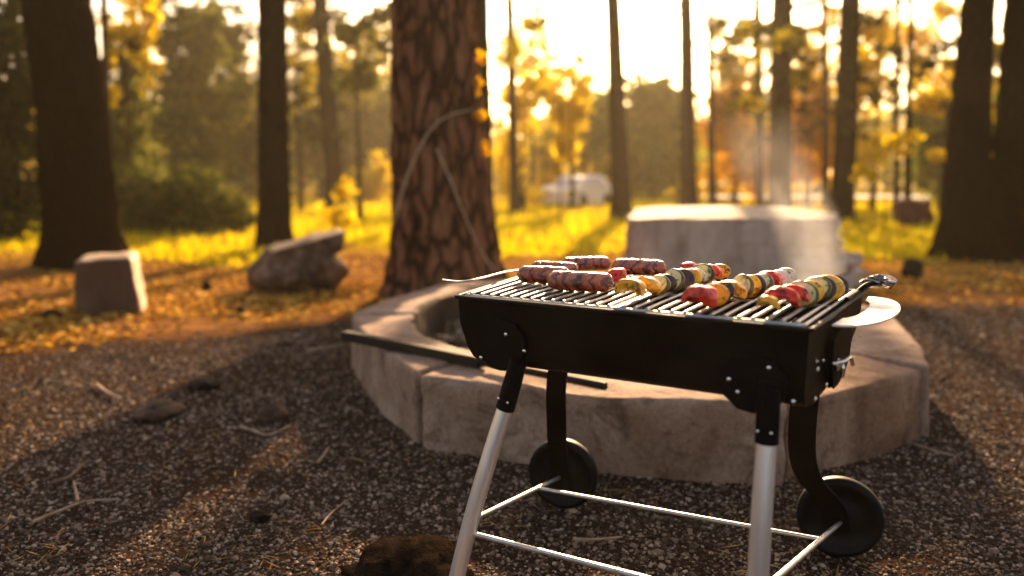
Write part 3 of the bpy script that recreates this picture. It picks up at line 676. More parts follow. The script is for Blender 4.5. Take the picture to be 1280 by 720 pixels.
def blob_at(mb, c, sx, sy, sz, ax, seed, mi=0, amp=.22, sub=3):
    V_, F_ = ico(sub); ax = ax.normalized(); up = Vector((0, 0, 1)); sd_ = ax.cross(up).normalized(); up2 = sd_.cross(ax)
    o_ = Vector((seed * 3.3, seed * 1.9, 2)); vs_ = []
    for v in V_:
        q = Vector([math.copysign(abs(t) ** .75, t) for t in v]); q *= 1 + amp * noise.noise(v * 1.6 + o_) + amp * .4 * noise.noise(v * 4 + o_)
        vs_.append(Vector(c) + ax * q.x * sx + sd_ * q.y * sy + up2 * q.z * sz)
    mb.add(vs_, F_, mi)
def pepper_piece(name, m, c, w_, l_, ax, seed, parent, cup=.5, th=.0035):
    # curved slab of pepper wall: an arched sheet with thickness
    ax = ax.normalized(); up = Vector((0, 0, 1)); sd_ = ax.cross(up).normalized(); n, k_ = 14, 9; V1 = []; V2 = []
    for i in range(n + 1):
        for j in range(k_ + 1):
            u = i / n * 2 - 1; v = j / k_ * 2 - 1; edge_ = 1 - .12 * abs(u * v) + .08 * noise.noise(Vector((u * 2, v * 2, seed)))
            ang = u * 1.25 * edge_; rr_ = w_; h = math.cos(ang) * rr_ * (.9) + .004 * noise.noise(Vector((u * 2.2, v * 2.2, seed + 5)))
            base = Vector(c) + sd_ * math.sin(ang) * rr_ + ax * v * l_ * edge_ + up * (h - rr_ * .35)
            V1.append(base); V2.append(base - (sd_ * math.sin(ang) + up * math.cos(ang)) * th)
    mb = MB(); q = k_ + 1; N_ = len(V1)
    F_ = [(i * q + j, (i + 1) * q + j, (i + 1) * q + j + 1, i * q + j + 1) for i in range(n) for j in range(k_)]
    per = [i * q for i in range(n + 1)] + [n * q + j for j in range(1, q)] + [i * q + k_ for i in range(n - 1, -1, -1)] + [j for j in range(k_ - 1, 0, -1)]
    F2 = [tuple(N_ + t for t in reversed(f)) for f in F_] + [(per[i], per[(i + 1) % len(per)], N_ + per[(i + 1) % len(per)], N_ + per[i]) for i in range(len(per))]
    mb.add(V1 + V2, F_ + F2); return mb.build(name, m, parent)
def slice_piece(name, mats, c, r, th_, ax, seed, parent, squash=.95):
    r *= random.uniform(.86, 1.12); th_ *= random.uniform(.8, 1.35); squash = random.uniform(.70, .92)
    ax = ax.normalized(); u = ax.cross(UP).normalized(); v = u.cross(ax); seg = 30
    prof_ = [(.0, -.5, 0), (.5, -.52, 0), (.86, -.46, 0), (1, -.25, 1), (1.02, 0, 1), (1, .25, 1), (.86, .46, 0), (.5, .52, 0), (.0, .5, 0)]
    vs_ = []; fs = []; ms = []
    for (q, h, _) in prof_:
        for k in range(seg):
            a_ = 2 * PI * k / seg; rr_ = r * max(q, .001) * (1 + .06 * noise.noise(Vector((math.cos(a_) * 1.2, math.sin(a_) * 1.2, seed))))
            vs_.append(Vector(c) + ax * (h * th_ + .0012 * noise.noise(Vector((q * 3 * math.cos(a_), q * 3 * math.sin(a_), seed + h)))) + u * math.cos(a_) * rr_ + v * math.sin(a_) * rr_ * squash)
    mb = MB()
    for i in range(len(prof_) - 1):
        mi = 1 if (2 <= i <= 5) else 0
        b0 = len(mb.v)
        if i == 0: mb.v += [tuple(t) for t in vs_]
        for k in range(seg):
            mb.f.append((i * seg + k, i * seg + (k + 1) % seg, (i + 1) * seg + (k + 1) % seg, (i + 1) * seg + k)); mb.m.append(mi); mb.sm.append(True)
    return mb.build(name, mats, parent)
def chunk(name, m, c, sz, ax, seed, parent):
    # thick folded pepper wall: a dented, lobed lump with a hollow underneath
    ax = Vector((ax.x, ax.y, ax.z * .4)).normalized(); sd_ = ax.cross(UP).normalized(); up2 = sd_.cross(ax); V_, F_ = ico(4); vs_ = []; o_ = Vector((seed * 3.3, seed * 1.9, 2)); sz *= .0265
    for v in V_:
        q = Vector([math.copysign(abs(t) ** .62, t) for t in v]); q *= 1 + .20 * noise.noise(v * 1.5 + o_) + .10 * noise.noise(v * 3.6 + o_) + .03 * noise.noise(v * 9 + o_)
        dz = -.5 * q.y * q.y * .9 - (.35 * max(0, -q.z) * -1 if abs(q.y) < .5 else 0)
        vs_.append(c + ax * q.x * sz * .72 + sd_ * q.y * sz * 1.02 + up2 * (q.z * sz * .50 + dz * sz * .8 + sz * .28))
    mb = MB(); mb.add(vs_, F_); return mb.build(name, m, parent, fix=False)
def kebab(p0, p1, seq, label, seed, ext=(.5, .35)):
    rr_ = .024; a_ = Pz(*p0, ZT + rr_ * .95); b_ = Pz(*p1, ZT + rr_ * .9); d = (b_ - a_); L = d.length; ax = d.normalized()
    root = empty('vegetable_kebab', (a_ + b_) / 2 - UP * rr_); tag(root, label, 'kebab', 'vegetable kebabs on the grate')
    MB().tube([a_ - ax * .03 * ext[0], b_ + ax * .05 * ext[1]], .0014, 8).build('skewer', M['steel'], root)
    for k, (kind, f, sz) in enumerate(seq):
        c = a_ + d * f; ax2 = (ax + Vector((random.uniform(-.4, .3), random.uniform(-.35, .35), random.uniform(-.85, -.15)))).normalized()
        c = c + Vector((0, 0, random.uniform(-.001, .003)))
        if kind == 'y': chunk('yellow_pepper', M['yellow_pepper'], c, sz, ax2, seed + k, root)
        elif kind == 'r': chunk('red_pepper', M['red_pepper'], c, sz, ax2, seed + k, root)
        elif kind == 'z': slice_piece('zucchini_slice', [M['zucchini'], M['zucchini_skin']], c, .028 * sz, .0125, ax2, seed + k, root)
        elif kind == 'l': slice_piece('squash_slice', [M['yellow_pepper'], M['yellow_pepper']], c, .029 * sz, .0135, ax2, seed + k, root)
        elif kind == 'e': slice_piece('eggplant_slice', [M['eggplant'], M['eggplant']], c, .0275 * sz, .0115, ax2, seed + k, root)
        elif kind == 'o': slice_piece('onion_slice', [M['onion'], M['onion']], c, .028 * sz, .011, ax2, seed + k, root)
kebab((785, 364), (905, 338), [('y', .02, 1.1), ('y', .16, 1.05), ('z', .27, 1), ('e', .34, 1), ('z', .42, 1), ('e', .50, 1), ('l', .58, 1.05), ('o', .66, 1), ('z', .73, 1), ('r', .84, .9), ('l', .95, 1)],
      'kebab nearest the sausages, two yellow pepper pieces at its near end', 11)
kebab((880, 372), (985, 346), [('r', -.03, 1.15), ('l', .10, 1.1), ('e', .20, 1), ('y', .30, 1), ('z', .40, 1.05), ('l', .48, 1), ('e', .55, 1), ('z', .63, 1.05), ('r', .74, 1), ('o', .85, 1), ('o', .94, 1.05)],
      'middle kebab with a large red pepper piece at its near end', 31)
kebab((960, 379), (1046, 356), [('y', .0, .7), ('r', .17, 1.15), ('r', .33, 1.05), ('z', .45, 1.05), ('l', .55, 1.05), ('z', .65, 1.1), ('e', .73, 1), ('l', .82, 1.1), ('e', .92, 1.1)],
      'kebab nearest the half-moon side shelf, with bright red pepper and pale slices', 51)
tag(chunk('red_pepper', M['red_pepper'], Pz(772, 347, ZT + .016), 1.05, Vector((.9, -.3, 0)), 3, None), 'loose charred red pepper piece wedged between the sausages', 'pepper')
tag(chunk('red_pepper', M['red_pepper'], Pz(862, 337, ZT + .014), .9, Vector((.6, .8, 0)), 9, None), 'small loose red pepper piece behind the first kebab', 'pepper')
# wire skewer poking out at the left
mb = MB(); mb.tube(curve([P(553, 350, 1.72), P(575, 352, 1.74), P(600, 348, 1.78), Pz(632, 340, GZ + .018), Pz(655, 337, GZ + .012)]), .0022, 8)
tag(mb.build('metal_skewer', M['steel']), 'bent thin metal skewer poking out over the left end of the grate', 'skewer')
# dark crumpled foil at the right rear corner
V_, F_ = rock_bm((0, 0, 0), (.034, .026, .013), 5, 4, .9, rot=-.5); mb = MB(); c = G(1.05, .93, GZ + .026)
mb.add([Vector(v) + c for v in V_], F_, 0, False); tag(mb.build('crumpled_foil', M['foil'], fix=False), 'crumpled charred foil on the far right corner of the grill', 'foil')

# iron poker resting on the ring
pa = Pz(431, 419, TOPZ + .030); pb = Pz(757, 483, TOPZ + .024)
pk = empty('fire_poker', (pa + pb) / 2); tag(pk, 'long dark iron poker lying across the left front of the stone ring', 'poker')
mid = pa.lerp(pb, .60); dd = (pb - pa).normalized(); sd_ = dd.cross(UP).normalized()
mb = MB(); mb.box((pa + mid) / 2, dd * (mid - pa).length / 2, sd_ * .022, UP * .019); mb.build('handle', M['iron'], pk, bevel=.004)
mb = MB(); mb.tube([mid - dd * .05, pb], .0135, 12); mb.build('rod', M['iron'], pk)

# ------------------------------------------------------------------ loose rocks and twigs on the gravel
def rock(px, py, wpx, hpx, label, m='rock', seed=1, amp=.3, depth=1.0, name='rock', flat_cut=None, power=1):
    g = Pz(px, py, 0.0); s_ = g.y / FPX; sx = wpx * s_ / 2; sz = hpx * s_ / 2 * 1.15
    mb = MB(); V_, F_ = rock_bm((g.x, g.y + sx * depth * .5, sz * .55 + gh(g.x, g.y)), (sx, sx * depth, sz), seed, 4, amp, flat_cut, power=power); mb.add(V_, F_)
    return tag(mb.build(name, M[m], fix=False), label, name.replace('_', ' '))
for a in [(192, 524, 62, 24, 'low pointed brown rock on the gravel, the largest left of the fire ring', 'rock', 1),
          (338, 526, 40, 26, 'small rounded brown rock midway between the pointed rock and the fire ring', 'rock', 2),
          (252, 489, 44, 16, 'flat dark rock on the gravel behind the pointed one', 'rock_dark', 3),
          (322, 648, 26, 16, 'small dark stone alone on the foreground gravel', 'rock_dark', 4),
          (505, 742, 150, 40, 'wide dark rock at the bottom edge left of the front leg', 'dark_lump', 5, .7),
          (1143, 345, 30, 26, 'dark round stone on the orange ground right of the grill', 'rock_dark', 6),
          (257, 363, 12, 14, 'small dark stone between the cut stump and the rock pile', 'rock_dark', 7),
          (300, 394, 14, 12, 'dark pebble-like stone on the orange litter before the rock pile', 'rock_dark', 8),
          (62, 397, 24, 10, 'flat dark stone left of the cut stump', 'rock_dark', 9)]:
    rock(*a)
def twig(pts, r, label, m='twig'):
    q = [Pz(x, y, .012 + (k % 2) * .004) for k, (x, y) in enumerate(pts)]
    for t in q: t.z = gh(t.x, t.y) + .014
    mb = MB(); q = curve(q, 4); mb.tube(q, [r * (1 - .5 * i / len(q)) for i in range(len(q))], 8)
    return tag(mb.build('twig', M[m]), label, 'twig', 'twigs on the gravel')
twig([(398, 574), (404, 566), (411, 557)], .006, 'short pale stub of wood on the gravel nearest the left front stone')
twig([(97, 622), (95, 610), (92, 598)], .005, 'short pale upright splinter of wood in the left foreground')
twig([(40, 648), (75, 632), (108, 622), (150, 618)], .005, 'long curved twig in the left foreground gravel')
twig([(60, 602), (85, 592), (105, 576), (118, 572)], .006, 'dark twig slanting above the upright splinter', 'twig_dark')
twig([(402, 652), (412, 638), (428, 626), (438, 618)], .003, 'thin pale bent stem on the gravel left of the silver leg')
twig([(120, 480), (135, 490), (152, 498)], .008, 'light stick on the far left gravel below the orange litter')
twig([(300, 532), (316, 535), (335, 542), (362, 530)], .007, 'yellowish stick beside the small rounded rock')
twig([(1120, 545), (1150, 556), (1195, 570)], .005, 'pale stick on the gravel right of the fire ring')
twig([(716, 674), (742, 673), (778, 672)], .004, 'orange stick on the gravel under the grill frame')
twig([(385, 440), (402, 436), (425, 433)], .011, 'pale bark strip beside the handle end of the poker')

# ------------------------------------------------------------------ stumps and rock pile
def quad_block(name, corners_px, D0, depth, label, cat, mside, mtop, seed, amp=.012, skx=.06, group=None):
    # corners: bl, br, tr, tl in picture; an upright hewn block standing at distance D0
    bl, br, tr, tl = [P(*c, D0) for c in corners_px]; n = 12; sk = Vector((skx, depth, .02))
    bm = bmesh.new(); grid = {}
    def vert(i, j, k):
        if (i, j, k) in grid: return grid[(i, j, k)]
        f, g_, h = i / n, j / n, k / n; p = bl.lerp(br, f).lerp(tl.lerp(tr, f), h) + sk * g_
        c_ = (bl + br + tr + tl) / 4 + sk * .5; e = sum(1 for q in (f, g_, h) if q in (0, 1)); p = p.lerp(c_, .04 * max(0, e - 1))
        d = (p - c_).normalized(); p += d * (noise.noise(p * 5 + Vector((seed, 0, 0))) * amp * 2 + noise.noise(p * 18) * amp * .8)
        v = bm.verts.new(p); grid[(i, j, k)] = v; return v
    def face(f, mi):
        q = bm.faces.new(f); q.smooth = True; q.material_index = mi
    for i in range(n):
        for j in range(n):
            for k in (0, n): face([vert(i, j, k), vert(i + 1, j, k), vert(i + 1, j + 1, k), vert(i, j + 1, k)], 1 if k else 0)
            for k in (0, n): face([vert(i, k, j), vert(i + 1, k, j), vert(i + 1, k, j + 1), vert(i, k, j + 1)], 0)
            for k in (0, n): face([vert(k, i, j), vert(k, i + 1, j), vert(k, i + 1, j + 1), vert(k, i, j + 1)], 1 if k else 0)
    bmesh.ops.recalc_face_normals(bm, faces=bm.faces); me = bpy.data.meshes.new(name); bm.to_mesh(me); bm.free()
    return tag(link(name, me, [mside, mtop]), label, cat, group)
quad_block('tree_stump', [(93, 399), (178, 399), (163, 322), (91, 326)], 5.4, .30, 'short square-cut leaning stump in front of the huge dark left trunk', 'stump', M['cut_wood'], M['lit_cut_face'], 2, skx=-.085)
# big grey stump behind the ring
def big_stump():
    Dc = 7.0; c = P(914, 300, Dc); rx, ry = 1.10, .64; nA, nH = 260, 34; mb = MB(); vs_ = []; c.z = 0
    def rad_(a_, h):
        aa = a_ + .12; e = .80 / (abs(math.cos(aa)) ** 6 + abs(math.sin(aa)) ** 6) ** (1 / 6) + .07 * noise.noise(Vector((math.cos(a_) * 1.6, math.sin(a_) * 1.6, 2))) + .022 * noise.noise(Vector((math.cos(a_) * 7, math.sin(a_) * 7, h * 2.5))) + .02 * noise.noise(Vector((math.cos(a_) * 26, math.sin(a_) * 26, h)))
        right = max(0, math.cos(a_)) ** 2
        e += right * (.16 * noise.noise(Vector((math.sin(a_) * 4, h * 6, 7))) + .10 * noise.noise(Vector((a_ * 5, h * 12, 1))) + (.13 if h < .45 else -.06))
        crack = noise.noise(Vector((math.cos(a_) * 7, math.sin(a_) * 7, h * .5 + 4))); e -= .03 * max(0, 1 - abs(crack) * 9) * (.5 + .5 * noise.noise(Vector((a_ * 3, h * 5, 2))))
        return e + .05 * (1 - h) + .018 * noise.noise(Vector((math.cos(a_) * 14, math.sin(a_) * 14, h * 9)))
    H = lambda a_: .632 + .075 * (.5 + .5 * math.sin(a_)) + .012 * noise.noise(Vector((math.cos(a_) * 3, math.sin(a_) * 3, 0))) - .05 * max(0, math.cos(a_)) ** 4 - .04 * max(0, -math.cos(a_)) ** 3
    for k in range(nH + 1):
        for i in range(nA):
            a_ = 2 * PI * i / nA; h = k / nH; e = rad_(a_, h); vs_.append(c + Vector((rx * e * math.cos(a_), ry * e * math.sin(a_), H(a_) * h - .02)))
    fs = [(k * nA + i, k * nA + (i + 1) % nA, (k + 1) * nA + (i + 1) % nA, (k + 1) * nA + i) for k in range(nH) for i in range(nA)]
    mb.add(vs_, fs, 0)
    top = []; nR = 8
    for k in range(nR + 1):
        q = 1 - k / nR
        for i in range(nA):
            a_ = 2 * PI * i / nA; e = rad_(a_, 1) * max(q, .002); x = rx * e * math.cos(a_); y = ry * e * math.sin(a_)
            z = H(a_) * q + .70 * (1 - q) + .006 * noise.noise(Vector((x * 8, y * 8, 1))) * (1 if k else 0); top.append(c + Vector((x, y, z - .02)))
    fs = [(k * nA + i, k * nA + (i + 1) % nA, (k + 1) * nA + (i + 1) % nA, (k + 1) * nA + i) for k in range(nR) for i in range(nA)]
    mb.add(top, fs, 1)
    return tag(mb.build('tree_stump', [M['stump_wood'], M['stump_top']], fix=True), 'very wide weathered grey stump with pale flat top, behind the grill', 'stump')
big_stump()
quad_block('tree_stump', [(1124, 281), (1167, 281), (1166, 250), (1127, 250)], 16.6, .5, 'small dark red stump at the foot of the thin black sapling on the right', 'stump', M['rust_red'], M['rust_red'], 5, .03)
# rock pile
def rock_abs(px, py, D, sx, sy, sz, label, seed, rot=0, tilt=0, m='split_wood', power=.8):
    c = P(px, py, D); V_, F_ = rock_bm((0, 0, 0), (sx, sy, sz), seed, 4, .26, power=power); mt = Matrix.Rotation(rot, 3, 'Z') @ Matrix.Rotation(tilt, 3, 'Y')
    mb = MB(); mb.add([mt @ v + c for v in V_], F_); return tag(mb.build('rock', M[m], fix=False), label, 'rock', 'rocks of the low pile')
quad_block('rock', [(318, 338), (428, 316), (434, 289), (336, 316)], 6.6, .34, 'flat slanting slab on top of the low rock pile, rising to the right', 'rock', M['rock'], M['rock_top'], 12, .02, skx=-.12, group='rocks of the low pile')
rock_abs(348, 343, 6.75, .235, .24, .17, 'left bottom rock of the low pile', 13, .3, 0, 'rock')
rock_abs(402, 337, 6.75, .20, .24, .20, 'right bottom rock of the low pile', 14, 1.3, 0, 'rock')
rock_abs(374, 345, 6.6, .17, .14, .14, 'small middle rock at the front of the low pile', 15, 2.0, 0, 'rock')

# ------------------------------------------------------------------ trees
def trunk_mesh(name, m, path, radii, parent, seg=40, zfine=None, dz=.12, amp=.05, flare=.35, limbs=()):
    """path: callable z->(x,y); radii: callable z->r"""
    zt = path['z1']; zs = [-.1]
    while zs[-1] < zt: zs.append(zs[-1] + (dz if zs[-1] < (zfine or 4) else dz * 5))
    vs_ = []
    sd_ = path['seed']
    for z in zs:
        cx = path['x0'] + (path['x1'] - path['x0']) * z / path['zr'] + .03 * noise.noise(Vector((z * .4, sd_, 0))); cy = path['y0'] + .03 * noise.noise(Vector((z * .4, sd_, 9)))
        r = radii(z) * (1 + flare * math.exp(-max(z, 0) / .28))
        for k in range(seg):
            a_ = 2 * PI * k / seg; ca, sa = math.cos(a_), math.sin(a_)
            root_ = .16 * math.exp(-max(z, 0) / .35) * math.sin(a_ * 5 + sd_)
            v3 = Vector((ca * r * 9 + sd_, sa * r * 9, z * 3.3)); v3 += Vector((1, 1, 0)) * .5 * noise.noise(v3 * .7)
            if amp and seg > 30 and z < (zfine or 4) + .5:
                dist, _ = noise.voronoi(v3, distance_metric='DISTANCE', exponent=2.5); pl_ = min(1, (dist[1] - dist[0]) * 3.2)
            else: pl_ = .5 + .5 * noise.noise(v3)
            rr_ = r * (1 + root_ + .04 * noise.noise(Vector((ca * 2, sa * 2, z * 1.5 + sd_)))) + amp * (pl_ - .6)
            vs_.append((cx + ca * rr_, cy + sa * rr_, z))
    n = len(zs); fs = [(i * seg + k, i * seg + (k + 1) % seg, (i + 1) * seg + (k + 1) % seg, (i + 1) * seg + k) for i in range(n - 1) for k in range(seg)]
    mb = MB(); mb.add(vs_, fs, 0, True); mb.add(vs_[-seg:], [tuple(range(seg))], 0, False)
    for (p0, p1, r0, r1) in limbs: mb.tube(curve([Vector(p0), Vector(p0).lerp(Vector(p1), .5) + Vector((0, 0, .12 * (Vector(p1) - Vector(p0)).length)), Vector(p1)], 4), [r0 + (r1 - r0) * i / 8 for i in range(9)], 7)
    return mb.build(name, m, parent, fix=False)

def pine(xb, D, xt, wb, wt, label, m='bark_far', height=17, crown0=10, seg=18, dz=.5, amp=.012, seed=1, flare=.3, twigs=0, fine=None, crown=True, leaf='leaf_dark', name='pine_tree', group='tall pine trees'):
    """xb: picture x of the axis at y=230, xt: at y=0, wb/wt: picture widths"""
    pb = P(xb, 230, D); pt = P(xt, 0, D); x_at = lambda z: pb.x + (pt.x - pb.x) * (z - pb.z) / (pt.z - pb.z)
    rb = wb * D / FPX / 2; rt = wt * D / FPX / 2; zt = pt.z
    def rad(z):
        r = rb + (rt - rb) * max(0, (z - pb.z)) / (zt - pb.z)
        if z > zt: r = rt * max(.1, 1 - (z - zt) / (height - zt) * .85)
        if z < pb.z: r = rb + (rb - rt) / (zt - pb.z) * (pb.z - z) * .6
        return max(.01, r)
    x0 = x_at(0); g = gh(x0, D); root = empty(name, (x0, D, g)); tag(root, label, 'tree', group)
    path = dict(x0=x0, x1=x_at(height) * .5 + x0 * .5 if abs(x_at(height) - x0) > 2.5 else x_at(height), y0=D, z1=height, zr=height, seed=seed * 3.7)
    # keep the lean right inside the frame
    path['x1'] = x_at(zt); path['zr'] = zt
    if zt < height: pass
    limbs = []; blobs = []; rs = random.Random(seed * 11 + 5)
    if crown:
        for k in range(13):
            z = crown0 + (height - crown0) * (k + .3) / 13; a_ = rs.uniform(0, 2 * PI); L = (1.9 - 1.2 * k / 13) * rs.uniform(.6, 1.1) * (height / 17)
            cx = path['x0'] + (path['x1'] - path['x0']) * z / path['zr']; e = Vector((cx + math.cos(a_) * L, D + math.sin(a_) * L, z + .2))
            limbs.append(((cx, D, z - .2), e, .05, .012)); blobs.append((tuple(e), (.75, .75, .38)))
    tb = []
    for k in range(twigs):
        z = rs.uniform(2.2, min(7, crown0)); a_ = rs.uniform(0, 2 * PI); L = rs.uniform(.5, 1.5); cx = path['x0'] + (path['x1'] - path['x0']) * z / path['zr']
        e = Vector((cx + math.cos(a_) * L, D + math.sin(a_) * L, z - .1)); limbs.append(((cx, D, z), e, .025, .006)); tb.append((tuple(e), (.35, .35, .16)))
    trunk_mesh('trunk', M[m], path, rad, root, seg, fine, dz, amp, flare, limbs)
    if crown: cloud('crown', M[leaf], root, blobs, 2600, .11, 2.2, 30, .3)
    if tb: tag(cloud('low_foliage', M[leaf], root, tb, 60 * twigs, .08, 2, 16, .4), kind='stuff')
    return root
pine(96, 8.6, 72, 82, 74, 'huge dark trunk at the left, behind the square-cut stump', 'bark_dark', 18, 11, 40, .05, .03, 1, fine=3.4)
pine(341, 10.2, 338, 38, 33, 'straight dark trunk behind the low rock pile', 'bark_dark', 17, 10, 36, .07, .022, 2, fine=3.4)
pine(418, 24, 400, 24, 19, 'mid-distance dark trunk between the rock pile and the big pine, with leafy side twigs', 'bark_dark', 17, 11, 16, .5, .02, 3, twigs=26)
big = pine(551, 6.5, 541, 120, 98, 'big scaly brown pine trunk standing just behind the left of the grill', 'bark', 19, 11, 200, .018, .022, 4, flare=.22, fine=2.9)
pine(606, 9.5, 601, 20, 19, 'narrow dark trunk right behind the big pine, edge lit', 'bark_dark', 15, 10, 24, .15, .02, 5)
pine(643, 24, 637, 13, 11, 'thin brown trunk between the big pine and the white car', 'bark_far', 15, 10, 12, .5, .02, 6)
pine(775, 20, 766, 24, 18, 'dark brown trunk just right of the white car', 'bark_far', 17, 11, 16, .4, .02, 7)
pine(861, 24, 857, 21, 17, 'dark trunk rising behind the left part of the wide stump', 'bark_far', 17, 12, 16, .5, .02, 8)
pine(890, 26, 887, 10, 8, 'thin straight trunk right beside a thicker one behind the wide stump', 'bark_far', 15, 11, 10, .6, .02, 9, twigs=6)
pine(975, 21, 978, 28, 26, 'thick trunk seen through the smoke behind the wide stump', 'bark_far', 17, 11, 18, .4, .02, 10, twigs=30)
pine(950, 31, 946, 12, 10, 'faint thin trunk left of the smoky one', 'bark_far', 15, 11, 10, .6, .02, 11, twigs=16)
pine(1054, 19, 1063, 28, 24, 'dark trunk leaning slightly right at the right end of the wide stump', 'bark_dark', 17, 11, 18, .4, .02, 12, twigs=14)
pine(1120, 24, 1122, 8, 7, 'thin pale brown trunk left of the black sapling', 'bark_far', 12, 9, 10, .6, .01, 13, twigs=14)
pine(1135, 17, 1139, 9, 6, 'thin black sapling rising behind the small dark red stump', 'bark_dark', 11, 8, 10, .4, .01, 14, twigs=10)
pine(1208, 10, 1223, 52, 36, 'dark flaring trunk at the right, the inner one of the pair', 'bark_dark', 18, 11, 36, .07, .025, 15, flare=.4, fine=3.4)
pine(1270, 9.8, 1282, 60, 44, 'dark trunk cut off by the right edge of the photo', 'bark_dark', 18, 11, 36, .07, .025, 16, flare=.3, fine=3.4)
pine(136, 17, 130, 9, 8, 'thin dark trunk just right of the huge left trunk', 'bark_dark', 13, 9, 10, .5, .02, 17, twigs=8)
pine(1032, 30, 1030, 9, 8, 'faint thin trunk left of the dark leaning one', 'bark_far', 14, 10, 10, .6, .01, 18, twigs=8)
# dead curved branches hanging on the big trunk
br = MB(); br.tube(curve([P(496, 268, 6.0), P(505, 232, 5.98), P(522, 190, 5.97), P(540, 160, 5.97), P(562, 144, 6.0), P(590, 137, 6.05)], 6), [.014 - .007 * i / 30 for i in range(31)], 8); br.build('dead_branch', M['twig'], big)
br = MB(); br.tube(curve([P(546, 186, 5.97), P(562, 222, 5.95), P(578, 262, 5.95), P(592, 295, 5.95), P(612, 330, 5.92), P(622, 338, 5.9)], 6), [.010 - .005 * i / 30 for i in range(31)], 8); br.build('dead_branch', M['twig'], big)
cloud('lit_edge_leaves', M['leaf_orange'], big, [(tuple(P(600, 145, 6.3)), (.05, .08, .06)), (tuple(P(603, 185, 6.35)), (.04, .06, .09)), (tuple(P(596, 60, 6.35)), (.03, .05, .35))], 70, .045, 1.5, 12)  # leaves whose orange also stands in for the lit gap beside the trunk

# leafy trees of the middle distance and beyond
def leafy(px, D, blobs_px, leaf, n, size, label, stem=8, name='deciduous_tree', group='trees of the middle distance', bark='bark_far', clump=40, spread=.2, cat='tree'):
    base = P(px, 230, D); g = gh(base.x, D); root = empty(name, (base.x, D, g)); tag(root, label, cat, group)
    blobs = []; zt = 0
    for (bx, by, rx, rz) in blobs_px:
        c = P(bx, by, D); s_ = D / FPX; blobs.append(((c.x, D + random.uniform(-.5, .5), c.z), (rx * s_, (rx + rz) * .5 * s_, rz * s_))); zt = max(zt, c.z)
    path = dict(x0=base.x, x1=base.x, y0=D, z1=max(.4, zt), zr=zt, seed=px * .13); rb = stem * D / FPX / 2
    limbs = [((base.x, D, max(.2, b[0][2] - b[1][0] * .9 if b[0][2] > 1 else .2)), b[0], rb * .5, rb * .15) for b in blobs]
    trunk_mesh('trunk', M[bark], path, lambda z: max(.012, rb * (1 - .75 * z / max(zt, .1))), root, 9, None, .5, .0, .2, limbs)
    cloud('crown', M[leaf], root, blobs, n, size, 1.5, clump, spread); return root
leafy(232, 30, [(235, 150, 42, 60), (228, 90, 26, 50), (245, 215, 52, 40), (215, 35, 30, 40), (262, 60, 25, 40)], 'leaf_olive', 6500, .20, 'tall misty olive tree in the middle of the left background')
leafy(283, 34, [(290, 120, 40, 60), (275, 40, 40, 40), (300, 200, 40, 50)], 'leaf_olive', 4500, .2, 'misty olive tree directly left of the straight dark trunk')
leafy(240, 14.5, [(215, 265, 40, 40), (262, 262, 42, 42), (300, 275, 26, 30), (180, 250, 34, 55), (240, 235, 30, 30)], 'leaf_olive', 9000, .07, 'broad dark green bush behind the square-cut stump and rock pile', 5, 'bush', 'bushes', cat='bush')
leafy(168, 20, [(165, 160, 26, 60), (175, 225, 28, 50), (160, 90, 18, 40)], 'leaf_olive', 4200, .13, 'dark slender tree just right of the huge left trunk', 5)
leafy(165, 18, [(165, 20, 24, 40), (178, 75, 14, 34), (150, 60, 12, 30), (150, 120, 10, 20)], 'leaf_gold', 1300, .12, 'golden-leaved tree hanging over the top left, right of the huge trunk', 5)
leafy(20, 11.5, [(10, 60, 60, 80), (20, 170, 50, 70), (5, 260, 50, 60), (-60, 120, 60, 120), (-50, 240, 60, 80)], 'leaf_dark', 12000, .08, 'dense black-green tree filling the left edge', 8)
leafy(400, 46, [(385, 170, 50, 60), (440, 180, 60, 60), (400, 100, 40, 40), (470, 150, 40, 70)], 'leaf_olive', 5200, .3, 'hazy olive tree between the rock pile trunk and the big pine')
leafy(375, 26, [(375, 60, 34, 44), (385, 20, 40, 30), (372, 105, 20, 26)], 'leaf_mix', 1500, .13, 'sparse tree with lit gaps just right of the straight dark trunk')
leafy(450, 20, [(455, 40, 36, 26), (440, 100, 34, 16), (462, 85, 26, 18), (475, 10, 20, 20)], 'leaf_olive', 1100, .12, 'sparse olive tree with bright gaps left of the big pine')
leafy(430, 14, [(432, 245, 8, 22), (426, 272, 16, 16), (436, 285, 18, 10)], 'leaf_gold', 900, .06, 'small yellow shrub behind the low rock pile', 2, 'shrub', 'bushes', cat='shrub')
leafy(470, 40, [(462, 235, 20, 24), (480, 220, 16, 30)], 'leaf_gold', 1100, .2, 'yellow tree low in the distance left of the big pine')
leafy(654, 26, [(650, 130, 22, 40), (640, 200, 14, 50), (655, 245, 14, 22), (668, 110, 20, 26)], 'leaf_gold', 2100, .13, 'golden tree just right of the big pine')
leafy(716, 25, [(712, 160, 16, 40), (722, 120, 20, 36), (705, 195, 12, 30), (690, 130, 24, 30)], 'leaf_gold', 2000, .13, 'golden tree with a thin stem in front of the white car', 7)
leafy(745, 44, [(735, 160, 36, 50), (690, 190, 40, 40), (750, 210, 40, 30)], 'leaf_mix', 3600, .26, 'green and gold tree behind the white car')
leafy(815, 40, [(815, 190, 44, 60), (805, 130, 34, 40), (840, 150, 30, 44), (788, 215, 30, 44), (745, 150, 30, 44)], 'leaf_green', 8000, .24, 'full green tree right of the dark trunk beside the car')
leafy(850, 52, [(845, 130, 14, 34), (858, 200, 40, 50)], 'leaf_gold', 2400, .3, 'distant yellow-green tree between the two trunks above the wide stump')
leafy(918, 34, [(915, 150, 34, 44), (925, 205, 40, 40), (905, 120, 22, 20)], 'leaf_orange', 3800, .2, 'bright orange tree left of the smoky trunk')
